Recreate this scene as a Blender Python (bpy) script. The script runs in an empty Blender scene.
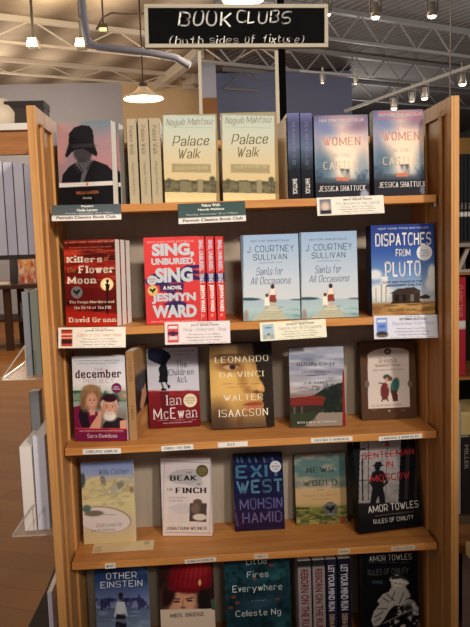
import bpy, math, random
import numpy as np
from mathutils import Vector, Matrix
random.seed(7); rng = np.random.default_rng(5)
scene = bpy.context.scene
COL = scene.collection
ZT = 1.85                                  # top of the fixture's side panels above the floor

# ------------------------------------------------------------------ camera
F = 707.4; YAW, PIT, ROL = 0.053, 0.1094, 0.0332
def _basis():
    cy, sy, cp, sp = math.cos(YAW), math.sin(YAW), math.cos(PIT), math.sin(PIT)
    f = Vector((sy*cp, cy*cp, -sp)); r = Vector((cy, -sy, 0)); u = r.cross(f)
    cr, sr = math.cos(ROL), math.sin(ROL)
    return r*cr - u*sr, r*sr + u*cr, f
RA, UB, FC = _basis()
CP = Vector((0.3475, -1.5655, -0.2902+ZT))
cam = bpy.data.cameras.new('camera'); co = bpy.data.objects.new('camera', cam); COL.objects.link(co)
cam.sensor_fit = 'VERTICAL'; cam.sensor_height = 24; cam.lens = 24*F/627; cam.clip_end = 200
M4 = Matrix.Identity(4)
for i in range(3):
    M4[i][0] = RA[i]; M4[i][1] = UB[i]; M4[i][2] = -FC[i]; M4[i][3] = CP[i]
co.matrix_world = M4; scene.camera = co
cam.dof.use_dof = False
def ray(px, py): return FC + RA*((px-235)/F) - UB*((py-313.5)/F)
def onY(px, py, Y): d = ray(px, py); return CP + d*((Y-CP.y)/d.y)
def onZ(px, py, Z): d = ray(px, py); return CP + d*((Z-CP.z)/d.z)
def onX(px, py, X): d = ray(px, py); return CP + d*((X-CP.x)/d.x)
def proj(P):
    d = Vector(P)-CP; w = d.dot(FC); return 235+F*d.dot(RA)/w, 313.5-F*d.dot(UB)/w
def solveX(px, Y, Z):                       # the X at which (X,Y,Z) is seen in column px
    a, b = -3.0, 3.0
    for _ in range(40):
        m = (a+b)/2
        if proj((m, Y, Z))[0] < px: a = m
        else: b = m
    return (a+b)/2

# ------------------------------------------------------------------ materials
def s2l(c):
    return tuple((x/255/12.92 if x <= 10 else ((x/255+0.055)/1.055)**2.4) for x in c)
MC = {}
def mat(col, rough=.6, metal=0, coat=0, noise=0, scale=40, emit=None, es=0, name=None, spec=.2):
    key = (tuple(col), rough, metal, coat, noise, scale, emit, es, spec)
    if key in MC: return MC[key]
    m = bpy.data.materials.new(name or 'paint'); m.use_nodes = True
    nt = m.node_tree; b = nt.nodes['Principled BSDF']
    l = s2l(col); b.inputs['Base Color'].default_value = (*l, 1)
    b.inputs['Roughness'].default_value = rough; b.inputs['Metallic'].default_value = metal; b.inputs['Specular IOR Level'].default_value = spec
    b.inputs['Coat Weight'].default_value = coat; b.inputs['Coat Roughness'].default_value = .12
    if noise:
        tc = nt.nodes.new('ShaderNodeTexCoord'); n = nt.nodes.new('ShaderNodeTexNoise'); n.inputs['Scale'].default_value = scale
        n.inputs['Detail'].default_value = 5
        r = nt.nodes.new('ShaderNodeMix'); r.data_type = 'RGBA'
        r.inputs[6].default_value = (*[v*(1-noise) for v in l], 1); r.inputs[7].default_value = (*[min(1, v*(1+noise)) for v in l], 1)
        nt.links.new(tc.outputs['Object'], n.inputs['Vector']); nt.links.new(n.outputs['Fac'], r.inputs[0])
        nt.links.new(r.outputs[2], b.inputs['Base Color'])
    if emit:
        b.inputs['Emission Color'].default_value = (*s2l(emit), 1); b.inputs['Emission Strength'].default_value = es
    MC[key] = m; return m
def ramp_mat(name, build): 
    m = bpy.data.materials.new(name); m.use_nodes = True; build(m.node_tree, m.node_tree.nodes['Principled BSDF']); return m
def wood(name, c1, c2, grain=(1, 1, 14), rough=.45, scale=3.0):
    def f(nt, b):
        tc = nt.nodes.new('ShaderNodeTexCoord'); mp = nt.nodes.new('ShaderNodeMapping'); mp.inputs['Scale'].default_value = grain
        n = nt.nodes.new('ShaderNodeTexNoise'); n.inputs['Scale'].default_value = scale; n.inputs['Detail'].default_value = 6; n.inputs['Distortion'].default_value = .6
        n2 = nt.nodes.new('ShaderNodeTexNoise'); n2.inputs['Scale'].default_value = scale*7; n2.inputs['Detail'].default_value = 3
        ad = nt.nodes.new('ShaderNodeMath'); ad.operation = 'MULTIPLY_ADD'; ad.inputs[1].default_value = .35
        r = nt.nodes.new('ShaderNodeValToRGB'); r.color_ramp.elements[0].position = .5; r.color_ramp.elements[1].position = .85
        r.color_ramp.elements[0].color = (*s2l(c1), 1); r.color_ramp.elements[1].color = (*s2l(c2), 1)
        L = nt.links
        L.new(tc.outputs['Object'], mp.inputs['Vector']); L.new(mp.outputs[0], n.inputs['Vector']); L.new(mp.outputs[0], n2.inputs['Vector'])
        L.new(n2.outputs['Fac'], ad.inputs[0]); L.new(n.outputs['Fac'], ad.inputs[2]); L.new(ad.outputs[0], r.inputs[0]); L.new(r.outputs[0], b.inputs['Base Color'])
        b.inputs['Roughness'].default_value = rough; b.inputs['Specular IOR Level'].default_value = .25
    return ramp_mat(name, f)
W_V = wood('maple_upright', (186, 130, 74), (208, 154, 94), (14, 14, 1))
W_H = wood('maple_shelf', (186, 120, 60), (208, 146, 82), (1, 9, 14))
W_D = wood('brown_wood', (150, 96, 52), (176, 118, 70), (1, 6, 12))
W_B = wood('back_board', (164, 150, 134), (176, 161, 144), (6, 6, 1), .6)
def floor_build(nt, b):
    tc = nt.nodes.new('ShaderNodeTexCoord'); mp = nt.nodes.new('ShaderNodeMapping'); mp.inputs['Rotation'].default_value = (0, 0, .35)
    br = nt.nodes.new('ShaderNodeTexBrick'); br.inputs['Scale'].default_value = 1; br.inputs['Brick Width'].default_value = 1.2; br.inputs['Row Height'].default_value = .16
    br.inputs['Mortar Size'].default_value = .002
    br.inputs['Color1'].default_value = (*s2l((156, 104, 52)), 1); br.inputs['Color2'].default_value = (*s2l((142, 92, 44)), 1); br.inputs['Mortar'].default_value = (*s2l((120, 74, 42)), 1)
    n = nt.nodes.new('ShaderNodeTexNoise'); n.inputs['Scale'].default_value = 4; n.inputs['Detail'].default_value = 6
    mx = nt.nodes.new('ShaderNodeMix'); mx.data_type = 'RGBA'; mx.blend_type = 'MULTIPLY'; mx.inputs[0].default_value = .3
    L = nt.links; L.new(tc.outputs['Object'], mp.inputs['Vector']); L.new(mp.outputs[0], br.inputs['Vector']); L.new(mp.outputs[0], n.inputs['Vector'])
    L.new(br.outputs['Color'], mx.inputs[6]); L.new(n.outputs['Color'], mx.inputs[7]); L.new(mx.outputs[2], b.inputs['Base Color'])
    b.inputs['Roughness'].default_value = .55; b.inputs['Specular IOR Level'].default_value = .12
FLOOR = ramp_mat('laminate_floor', floor_build)
def cover_build(rough, coat):
    def f(nt, b):
        a = nt.nodes.new('ShaderNodeAttribute'); a.attribute_name = 'Col'
        nt.links.new(a.outputs['Color'], b.inputs['Base Color']); b.inputs['Specular IOR Level'].default_value = .06
        b.inputs['Roughness'].default_value = rough; b.inputs['Coat Weight'].default_value = coat; b.inputs['Coat Roughness'].default_value = .25
    return f
COVER = ramp_mat('printed_cover', cover_build(.42, 0)); PAPER = ramp_mat('printed_paper', cover_build(.8, 0))
def pages_build(nt, b):
    tc = nt.nodes.new('ShaderNodeTexCoord'); mp = nt.nodes.new('ShaderNodeMapping'); mp.inputs['Scale'].default_value = (0, 1, 0)
    n = nt.nodes.new('ShaderNodeTexNoise'); n.inputs['Scale'].default_value = 900; r = nt.nodes.new('ShaderNodeValToRGB')
    r.color_ramp.elements[0].color = (*s2l((228, 222, 212)), 1); r.color_ramp.elements[1].color = (*s2l((252, 248, 242)), 1)
    L = nt.links; L.new(tc.outputs['Object'], mp.inputs[0]); L.new(mp.outputs[0], n.inputs['Vector']); L.new(n.outputs['Fac'], r.inputs[0]); L.new(r.outputs[0], b.inputs['Base Color']); b.inputs['Roughness'].default_value = .9
PAGES = ramp_mat('book_pages', pages_build)

# ------------------------------------------------------------------ mesh helpers
class MB:
    def __init__(s): s.v = []; s.f = []
    def box(s, x0, x1, y0, y1, z0, z1):
        n = len(s.v); s.v += [(x, y, z) for x in (x0, x1) for y in (y0, y1) for z in (z0, z1)]
        s.f += [tuple(n+i for i in q) for q in ((0,1,3,2),(4,6,7,5),(0,4,5,1),(2,3,7,6),(0,2,6,4),(1,5,7,3))]
        return s
    def bar(s, p, q, w, h=None, up=Vector((0,0,1))):
        h = h or w; p = Vector(p); q = Vector(q); d = (q-p).normalized()
        if abs(d.dot(up)) > .98: up = Vector((0,1,0))
        r = d.cross(up).normalized(); u = r.cross(d); n = len(s.v)
        for c in (p, q):
            for a, b in ((-1,-1),(1,-1),(1,1),(-1,1)): s.v.append(tuple(c+r*a*w/2+u*b*h/2))
        s.f += [(n,n+3,n+2,n+1),(n+4,n+5,n+6,n+7)]+[(n+i, n+(i+1)%4, n+4+(i+1)%4, n+4+i) for i in range(4)]
        return s
    def tube(s, pts, r, k=10, caps=True):
        pts = [Vector(p) for p in pts]; n0 = len(s.v); rr = r if isinstance(r, (list, tuple)) else [r]*len(pts)
        for i, p in enumerate(pts):
            d = (pts[min(i+1, len(pts)-1)]-pts[max(i-1, 0)]).normalized()
            up = Vector((0,0,1)) if abs(d.z) < .95 else Vector((0,1,0))
            a = d.cross(up).normalized(); b = a.cross(d)
            for j in range(k): t = 2*math.pi*j/k; s.v.append(tuple(p+(a*math.cos(t)+b*math.sin(t))*rr[i]))
        for i in range(len(pts)-1):
            for j in range(k): s.f.append((n0+i*k+j, n0+i*k+(j+1)%k, n0+(i+1)*k+(j+1)%k, n0+(i+1)*k+j))
        if caps: s.f.append(tuple(n0+j for j in range(k))[::-1]); s.f.append(tuple(n0+(len(pts)-1)*k+j for j in range(k)))
        return s
    def lathe(s, prof, k=32, c=(0,0,0), sx=1):
        n0 = len(s.v)
        for r, z in prof:
            for j in range(k): t = 2*math.pi*j/k; s.v.append((c[0]+r*math.cos(t), c[1]+r*math.sin(t), c[2]+z))
        for i in range(len(prof)-1):
            for j in range(k): s.f.append((n0+i*k+j, n0+i*k+(j+1)%k, n0+(i+1)*k+(j+1)%k, n0+(i+1)*k+j))
        return s
    def prism(s, pts2, y0, y1):                     # outline in x,z extruded along y
        n = len(s.v); k = len(pts2)
        s.v += [(x, y0, z) for x, z in pts2]+[(x, y1, z) for x, z in pts2]
        s.f += [tuple(n+i for i in range(k)), tuple(n+k+i for i in range(k))[::-1]]+[(n+(i+1)%k, n+i, n+k+i, n+k+(i+1)%k) for i in range(k)]
        return s
    def build(s, name, m, parent=None, smooth=False, bevel=0):
        me = bpy.data.meshes.new(name); me.from_pydata(s.v, [], s.f); me.update(); me.materials.append(m)
        o = bpy.data.objects.new(name, me); COL.objects.link(o)
        if parent: o.parent = parent
        if smooth:
            for p in me.polygons: p.use_smooth = True
        if bevel:
            b = o.modifiers.new('bevel', 'BEVEL'); b.width = bevel; b.segments = 2; b.limit_method = 'ANGLE'
        return o
def tag(o, label=None, cat=None, group=None, kind=None):
    if label: o['label'] = label
    if cat: o['category'] = cat
    if group: o['group'] = group
    if kind: o['kind'] = kind
    return o
def empty(name, mw=None, loc=None, rz=0):
    o = bpy.data.objects.new(name, None); COL.objects.link(o); o.empty_display_size = .02
    if mw is not None: o.matrix_world = mw
    else: o.location = loc or (0,0,0); o.rotation_euler = (0,0,rz)
    return o

# ------------------------------------------------------------------ lettering
G = {
'A':'022842 1434','B':'0208 ~08484505 ~05454202','C':'~474808024243','D':'0208 ~08484202','E':'48080242 0535','F':'480802 0535','G':'~474808024245 4525',
'H':'0208 4248 0545','I':'0208','J':'~38320203','K':'0208 4804 1542','L':'080232','M':'0208336862','N':'02084248','O':'~284842020828','P':'0208 ~08484404',
'Q':'~284842020828 2441','R':'0208 ~08484404 2442','S':'~4748080545420203','T':'0848 2228','U':'~08024248','V':'082248','W':'0822374268','X':'0248 0842','Y':'082548 2225','Z':'08480242',
'a':'~05063632 ~3404023233','b':'0802 ~06363202','c':'~353606023233','d':'3832 ~36060232','e':'~04343606023233','f':'~381812 0626','g':'~36060232 ~36300001','h':'0802 ~04063632',
'i':'0602 0808','j':'~161000 1818','k':'0802 3603 1432','l':'0802','m':'0602 ~04063632 ~34366662','n':'0602 ~04063632','o':'~163632020616','p':'0600 ~06363202','q':'3630 ~36060232',
'r':'0602 ~04062635','s':'~3536060434320203','t':'~18123233 0626','u':'~06023234 3632','v':'061226','w':'0612263246','x':'0236 0632','y':'0622 4610','z':'06360232',
'0':'~284842020828','1':'171812','2':'~0708484502 0242','3':'~07084845 ~25454202','#':'1218 3238 0444 0646','.':'0202',',':'1201',"'":'0807','-':'0525','(':'~29070321',')':'~09272301',
'&':'~4207183816020222 2244',':':'0202 0505','/':'0228','?':'~07084845 2524'}
def chaikin(p, n=3):
    for _ in range(n):
        q = [p[0]]
        for a, b in zip(p, p[1:]): q += [(.75*a[0]+.25*b[0], .75*a[1]+.25*b[1]), (.25*a[0]+.75*b[0], .25*a[1]+.75*b[1])]
        p = q+[p[-1]]
    return p
def stroke_text(s, style, wt):
    """Polygons of a line of writing: style serif / slab / script / hand / plain; wt is the pen width over cap height."""
    V = []; Fc = []; cx = 0; w = wt*6
    def quad(a, b, wa):
        dx, dy = b[0]-a[0], b[1]-a[1]; L = math.hypot(dx, dy)
        if L < 1e-6: return
        nx, ny = -dy/L*wa/2, dx/L*wa/2; n = len(V); ex, ey = dx/L*wa*.15, dy/L*wa*.15
        V.extend([(a[0]-nx-ex, a[1]-ny-ey), (b[0]-nx+ex, b[1]-ny+ey), (b[0]+nx+ex, b[1]+ny+ey), (a[0]+nx-ex, a[1]+ny-ey)]); Fc.append((n, n+1, n+2, n+3))
    for ch in s:
        if ch == ' ': cx += 2.6; continue
        g = G.get(ch) or G.get(ch.upper()); xm = 0
        jx, jy, ph = (random.uniform(-.3, .3), random.uniform(-.45, .45), random.uniform(0, 6)) if style == 'hand' else (0, 0, 0)
        for st in g.split():
            sm = st[0] == '~'; d = st[1:] if sm else st
            pts = [(int(d[i]), int(d[i+1])-2) for i in range(0, len(d), 2)]; xm = max([xm]+[p[0] for p in pts])
            if style == 'hand': pts = [(x+.28*math.sin(.9*y+ph)+.12*y+jx-.4, y+.3*math.sin(1.1*x+ph*2)+jy) for x, y in pts]
            raw = pts
            if sm: pts = chaikin(pts)
            if len(pts) == 2 and pts[0] == pts[1]:
                n = len(V); V.extend([(pts[0][0]+cx+w*.62*math.cos(t*math.pi/4), pts[0][1]+w*.5+w*.62*math.sin(t*math.pi/4)) for t in range(8)]); Fc.append(tuple(range(n, n+8))); continue
            for a, b in zip(pts, pts[1:]):
                L = math.hypot(b[0]-a[0], b[1]-a[1]) or 1; vert = abs(b[1]-a[1])/L
                ww = w
                if style in ('serif', 'script'): ww = w*1.25*(.5+.5*vert)
                elif style == 'slab': ww = w*(.62+.38*vert)
                quad((a[0]+cx, a[1]), (b[0]+cx, b[1]), ww)
            if style in ('serif', 'slab'):
                for e, o in ((raw[0], raw[1]), (raw[-1], raw[-2])):
                    if abs(e[1]-o[1]) > abs(e[0]-o[0])*.8 and e[1] in (0, 4, 6, -2) and not (sm and abs(e[1]-o[1]) < 1.5):
                        h = w*.4 if style == 'serif' else w*.6; y = e[1]+(h/2 if e[1] <= 0 else -h/2); sw = w*.5+.55
                        quad((e[0]+cx-sw, y), (e[0]+cx+sw, y), h)
        cx += xm+1.5+w*.55+(.5 if style in ('serif', 'slab') else 0)
    if style == 'script': V = [(x+y*.28, y) for x, y in V]
    return V, Fc
def font_text(s, bold):
    cu = bpy.data.curves.new('t', 'FONT'); cu.body = s; cu.resolution_u = 3; cu.offset = bold
    ob = bpy.data.objects.new('t', cu); COL.objects.link(ob); bpy.context.view_layer.update()
    ev = ob.evaluated_get(bpy.context.evaluated_depsgraph_get()); me = ev.to_mesh()
    V = [(v.co.x, v.co.y) for v in me.vertices]; Fc = [tuple(p.vertices) for p in me.polygons]
    ev.to_mesh_clear(); bpy.data.objects.remove(ob); bpy.data.curves.remove(cu)
    return V, Fc
TC = {}
def lettering(parent, name, items, x0off=-.0004, spine=False):
    """items: (string, x0, x1, z0, z1, colour, style, weight) in the parent's frame, on the plane y = x0off. One mesh."""
    allv = []; allf = []; mi = []; mats = []
    for it in items:
        s, x0, x1, z0, z1, c = it[:6]; style = it[6] if len(it) > 6 else 'sans'; wt = it[7] if len(it) > 7 else None
        key = (s, style, wt)
        if key not in TC or style == 'hand':
            TC[key] = font_text(s, wt or 0) if style == 'sans' else stroke_text(s, style, wt or .12)
        V, Fc = TC[key]
        if not V: continue
        a = min(v[0] for v in V); b = max(v[0] for v in V); cc = min(v[1] for v in V); d = max(v[1] for v in V)
        m = mat(c, .5, spec=.06)
        if m not in mats: mats.append(m)
        n = len(allv)
        for x, y in V:
            p = (x-a)/max(b-a, 1e-6); q = (y-cc)/max(d-cc, 1e-6)
            if spine: X = x0+(x1-x0)*q; Z = z1+(z0-z1)*p              # reads from top to bottom
            else: X = x0+(x1-x0)*p; Z = z0+(z1-z0)*q
            allv.append((X, x0off, Z))
        for f in Fc: allf.append(tuple(n+i for i in f)); mi.append(mats.index(m))
    me = bpy.data.meshes.new(name); me.from_pydata(allv, [], allf); me.update()
    for m in mats: me.materials.append(m)
    for p, i in zip(me.polygons, mi): p.material_index = i
    o = bpy.data.objects.new(name, me); COL.objects.link(o); o.parent = parent
    return o

# ------------------------------------------------------------------ printed pictures
class Art:
    """A picture printed on a cover: colours on a fine grid; X,Y are the grid's coordinates on the printed sheet."""
    def __init__(s, X, Y, base=(128, 128, 128)): s.X = X; s.Y = Y; s.c = np.zeros(X.shape+(3,))+np.array(base, float)
    def mix(s, m, c):
        m = np.clip(m, 0, 1)[..., None]; s.c = s.c*(1-m)+np.array(c, float)*m; return s
    def vgrad(s, *st):                              # (y, colour) stops
        ys = [a for a, _ in st]
        for k in range(3): s.c[..., k] = np.interp(s.Y, ys, [b[k] for _, b in st])
        return s
    def ell(s, cx, cy, rx, ry, c, soft=.15, rot=0, a=1):
        x = s.X-cx; y = s.Y-cy; cr, sr = math.cos(rot), math.sin(rot)
        d = np.sqrt(((x*cr+y*sr)/rx)**2+((-x*sr+y*cr)/ry)**2); return s.mix(np.clip((1-d)/soft+.5, 0, 1)*a, c)
    def rect(s, x0, y0, x1, y1, c, a=1, e=1.0):
        m = np.clip((s.X-x0)/e+.5, 0, 1)*np.clip((x1-s.X)/e+.5, 0, 1)*np.clip((s.Y-y0)/e+.5, 0, 1)*np.clip((y1-s.Y)/e+.5, 0, 1); return s.mix(m*a, c)
    def poly(s, pts, c, a=1):
        m = np.zeros(s.X.shape, bool); n = len(pts)
        for i in range(n):
            (x0, y0), (x1, y1) = pts[i], pts[(i+1) % n]
            if y0 == y1: continue
            cnd = ((y0 > s.Y) != (y1 > s.Y)) & (s.X < (x1-x0)*(s.Y-y0)/(y1-y0)+x0); m ^= cnd
        return s.mix(m.astype(float)*a, c)
    def line(s, x0, y0, x1, y1, w, c, a=1):
        dx, dy = x1-x0, y1-y0; t = np.clip(((s.X-x0)*dx+(s.Y-y0)*dy)/(dx*dx+dy*dy), 0, 1)
        d = np.hypot(s.X-x0-t*dx, s.Y-y0-t*dy); return s.mix(np.clip((w/2-d)/1.2+.5, 0, 1)*a, c)
    def nz(s, sx, sy, seed=0):
        r = np.random.default_rng(seed); T = r.random((64, 64)); x = s.X/sx+50; y = s.Y/sy+50
        xi = np.floor(x).astype(int); yi = np.floor(y).astype(int); fx = x-xi; fy = y-yi; fx = fx*fx*(3-2*fx); fy = fy*fy*(3-2*fy)
        g = lambda a, b: T[(b) % 64, (a) % 64]
        return (g(xi, yi)*(1-fx)+g(xi+1, yi)*fx)*(1-fy)+(g(xi, yi+1)*(1-fx)+g(xi+1, yi+1)*fx)*fy
    def cloud(s, sx, sy, c, lo=.5, hi=.9, a=1, seed=0, y0=-1e9, y1=1e9, x0=-1e9, x1=1e9):
        n = .6*s.nz(sx, sy, seed)+.3*s.nz(sx/2, sy/2, seed+1)+.1*s.nz(sx/4, sy/4, seed+2)
        m = np.clip((n-lo)/(hi-lo), 0, 1)*((s.Y > y0) & (s.Y < y1) & (s.X > x0) & (s.X < x1)); return s.mix(m*a, c)
def lin(c):
    c = np.clip(c, 0, 255)/255; return np.where(c <= .04, c/12.92, ((c+.055)/1.055)**2.4)
def sheet_mesh(name, W, H, y, art_fn, quadmap, NU, NV, extra=None, m=None, parent=None):
    """Front sheet as a coloured grid at depth y, plus extra boxes [(box, colour)] in the same mesh."""
    u = np.linspace(0, 1, NU+1); v = np.linspace(0, 1, NV+1); Ug, Vg = np.meshgrid(u, v)
    X, Y = quadmap(Ug, Vg); A = Art(X, Y); art_fn(A); C = lin(A.c).reshape(-1, 3)
    verts = np.stack([Ug*W, np.full(Ug.shape, y), Vg*H], -1).reshape(-1, 3).tolist()
    faces = [(j*(NU+1)+i, j*(NU+1)+i+1, (j+1)*(NU+1)+i+1, (j+1)*(NU+1)+i) for j in range(NV) for i in range(NU)]
    cols = np.concatenate([C, np.ones((len(C), 1))], 1).tolist()
    for bx, c in (extra or []):
        q = MB().box(*bx); n = len(verts); verts += q.v; faces += [tuple(n+i for i in f) for f in q.f]; cols += [(*s2l(c), 1)]*8
    me = bpy.data.meshes.new(name); me.from_pydata(verts, [], faces); me.update()
    at = me.color_attributes.new('Col', 'FLOAT_COLOR', 'POINT'); at.data.foreach_set('color', np.array(cols, dtype=np.float32).ravel())
    me.materials.append(m or COVER); o = bpy.data.objects.new(name, me); COL.objects.link(o); o.parent = parent
    return o

# ------------------------------------------------------------------ books
SH = {k: ZT+z for k, z in ((1, -.2272), (2, -.5127), (3, -.7988), (4, -1.0848), (5, -1.3708))}
STH = .018
def top_of(k): return SH[k]+STH
class Zm:                                            # a measured close-up: origin and scale of its own coordinates
    def __init__(s, x0, y0, x1, w): s.ox = x0; s.oy = y0; s.s = w/(x1-x0)
    def p(s, q): return (s.ox+q[0]/s.s, s.oy+q[1]/s.s)
def body(root, W, H, T, spine_c, back_c, art, qm, hard, NU, NV, front_c=None):
    b = .0022 if hard else .0008; o_ = .003 if hard else 0
    ex = [((0, W, .0002, b, 0, H), front_c or spine_c), ((0, W, T-b, T, 0, H), back_c), ((0, b, .0002, T, 0, H), spine_c)]
    sheet_mesh('cover', W, H, 0, art, qm, NU, NV, ex, parent=root)
    MB().box(b, W-o_-.0006, b, T-b, o_+.0003, H-o_-.0006).build('page_block', PAGES, root)
ALLB = []; CORN = []
def face_book(label, row, zm, TL, TR, BR, BL, art, texts=(), Y=(.12, .12), lean=4, T=.022, spine=(40, 40, 40), back=None, group=None, hard=False, NU=96, NV=144, name='book', seals=(), H=None, under=0):
    """texts: (part, string, xa, xb, ytop, ybot, colour, style, weight) in the close-up's coordinates."""
    zs = top_of(row); th = math.radians(lean); tl, tr, br, bl = map(zm.p, (TL, TR, BR, BL))
    zf = zs+T*math.sin(th)+under
    Yl, Yr = Y
    P0 = Vector((solveX(bl[0], Yl, zf), Yl, zf)); P1 = Vector((solveX(br[0], Yr, zf), Yr, zf)); W = (P1-P0).length
    ux = (P1-P0).normalized(); nin = Vector((-ux.y, ux.x, 0)); up = Vector((0,0,1))*math.cos(th)+nin*math.sin(th); uy = nin*math.cos(th)-Vector((0,0,1))*math.sin(th)
    if H is None:
        mid = (P0+P1)/2; ty = (tl[1]+tr[1])/2; a, c = .02, .5
        for _ in range(40):
            m = (a+c)/2
            if proj(mid+up*m)[1] > ty: a = m
            else: c = m
        H = (a+c)/2
    mw = Matrix.Identity(4)
    for i in range(3): mw[i][0] = ux[i]; mw[i][1] = uy[i]; mw[i][2] = up[i]; mw[i][3] = P0[i]
    root = empty(name, mw); tag(root, label, 'book', group)
    CORN.append((label, [proj(mw@Vector(q)) for q in ((0, 0, H), (W, 0, H), (W, 0, 0), (0, 0, 0))], (tl, tr, br, bl), W, H))
    L = [np.array(q, float) for q in (TL, TR, BR, BL)]
    def qm(u, v):
        r = [(1-u)*v*L[0][k]+u*v*L[1][k]+u*(1-v)*L[2][k]+(1-u)*(1-v)*L[3][k] for k in (0, 1)]; return r[0], r[1]
    body(root, W, H, T, spine, back or spine, art, qm, hard, NU, NV)
    def inv(x, y):
        v = .5
        for _ in range(4):
            u = (x-(L[0][0]*v+L[3][0]*(1-v)))/((L[1][0]-L[0][0])*v+(L[2][0]-L[3][0])*(1-v)); yt = L[0][1]*(1-u)+L[1][1]*u; yb = L[3][1]*(1-u)+L[2][1]*u; v = (yb-y)/(yb-yt)
        return u*W, v*H
    def write(parent, tx, yoff=-.0005):
        parts = {}
        for t in tx:
            part, s, xa, xb, yt, yb, c = t[:7]; xm = (xa+xb)/2; ym = (yt+yb)/2
            x0 = inv(xa, ym)[0]; x1 = inv(xb, ym)[0]; z1 = inv(xm, yt)[1]; z0 = inv(xm, yb)[1]
            parts.setdefault(part, []).append((s, x0, x1, z0, z1, c)+tuple(t[7:]))
        for k, its in parts.items(): lettering(parent, k, its, yoff)
    write(root, texts)
    for sl in seals:                                 # (cx, cy, r, colour, texts)
        cx, cy, r, c = sl[:4]; x, z = inv(cx, cy); rx = inv(cx+r, cy)[0]-x
        mb = MB(); k = 24; mb.v = [(x+rx*math.cos(2*math.pi*j/k), yy, z+rx*math.sin(2*math.pi*j/k)) for yy in (-.0008, -.0001) for j in range(k)]
        mb.f = [tuple(range(k)), tuple(range(k, 2*k))[::-1]]+[((j+1) % k, j, k+j, k+(j+1) % k) for j in range(k)]
        so = mb.build('sticker' if len(sl) < 6 else sl[5], mat(c, .4), root)
        if len(sl) > 4 and sl[4]: write(so, [('seal_lettering',)+tuple(t) for t in sl[4]], -.0011)
    ALLB.append(root); return root
def spine_book(label, row, x0, x1, ytop, Y, art_c, texts=(), W=.13, rz=90, group=None, back=(90, 90, 90), lean=0, name='book', front=None, hard=False, zb=None, H=None, artfn=None):
    """A book standing with its spine to the aisle; x0..x1 is the spine in the picture, texts (part, string, a, b, top, bottom, colour...) as fractions of the spine."""
    zs = top_of(row) if zb is None else zb; Xr = solveX(x1, Y, zs); Xl = solveX(x0, Y, zs); T = (Xr-Xl)*math.cos(math.radians(90-rz))
    if H is None:
        a, c = .02, .5
        for _ in range(40):
            m = (a+c)/2
            if proj(((Xl+Xr)/2, Y, zs+m))[1] > ytop: a = m
            else: c = m
        H = (a+c)/2
    mw = Matrix.Translation((Xr, Y, zs))@Matrix.Rotation(math.radians(rz), 4, 'Z')
    root = empty(name, mw); tag(root, label, 'book', group)
    # front face (towards the right), spine panel towards the viewer
    b = .0009 if not hard else .002
    ex = [((0, W, .0002, b, 0, H), front or art_c), ((0, W, T-b, T, 0, H), back)]
    sheet_mesh('cover', W, H, 0, front if callable(front) else (lambda A: A.vgrad((0, front or art_c), (1, front or art_c))), lambda u, v: (u*100, (1-v)*100), 24, 36,
               [(e[0], art_c if callable(e[1]) else e[1]) for e in ex], parent=root)
    so = sheet_mesh('spine', T, H, 0, artfn or (lambda A: A.vgrad((0, art_c), (1, art_c))), lambda u, v: (u*100, (1-v)*100), 10, 60, [((0, T, .0002, b, 0, H), art_c)], parent=root)
    so.matrix_parent_inverse = Matrix.Identity(4); so.location = (0, T, 0); so.rotation_euler = (0, 0, -math.pi/2)
    MB().box(b, W-.001, b, T-b, .0005, H-.001).build('page_block', PAGES, root)
    if texts:
        for i_, t in enumerate(texts):
            lettering(so, 'title_lettering' if i_ == 0 and len(texts) > 0 else 'author_lettering', [(t[1], t[2]*T, t[3]*T, (1-t[5])*H, (1-t[4])*H, t[6])+tuple(t[7:])], -.0004, spine=True)
    ALLB.append(root); return root
def sheet(name, label, cat, zm, TL, TR, BR, BL, Yt, Yb, art, texts, group, thick=.0006, NU=40, NV=16, pl=None):
    """A card or paper label hung on the shelf's front edge."""
    tl, tr, br, bl = map(zm.p, (TL, TR, BR, BL))
    if pl is None: a, b_, c, d = onY(*tl, Yt), onY(*tr, Yt), onY(*br, Yb), onY(*bl, Yb)
    else: a, b_, c, d = [onZ(*q, pl) for q in (tl, tr, br, bl)]
    o = d; ux = ((c-d)+(b_-a))/2; W = ux.length; ux.normalize(); up = ((a-d)+(b_-c))/2; up -= ux*up.dot(ux); H = up.length; up.normalize(); uy = up.cross(ux)
    mw = Matrix.Identity(4)
    for i in range(3): mw[i][0] = ux[i]; mw[i][1] = uy[i]; mw[i][2] = up[i]; mw[i][3] = o[i]
    root = empty(name, mw); tag(root, label, cat, group)
    X0 = (TL[0]+BL[0])/2; X1 = (TR[0]+BR[0])/2; Y0 = (TL[1]+TR[1])/2; Y1 = (BL[1]+BR[1])/2
    ang = ((TR[1]-TL[1])+(BR[1]-BL[1]))/2
    qm = lambda u, v: (X0+(X1-X0)*u, Y1+(Y0-Y1)*v)
    sheet_mesh('card', W, H, 0, art, qm, NU, NV, [((0, W, .0001, thick, 0, H), (225, 220, 210))], PAPER, root)
    its = []
    for t in texts:
        s, xa, xb, yt, yb, c2 = t[:6]; its.append((s, (xa-X0)/(X1-X0)*W, (xb-X0)/(X1-X0)*W, (Y1-yb)/(Y1-Y0)*H, (Y1-yt)/(Y1-Y0)*H, c2)+tuple(t[6:]))
    if its: lettering(root, 'printed_lettering', its, -.0004)
    return root
WH = (240, 236, 228); BK = (22, 20, 22)
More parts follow.
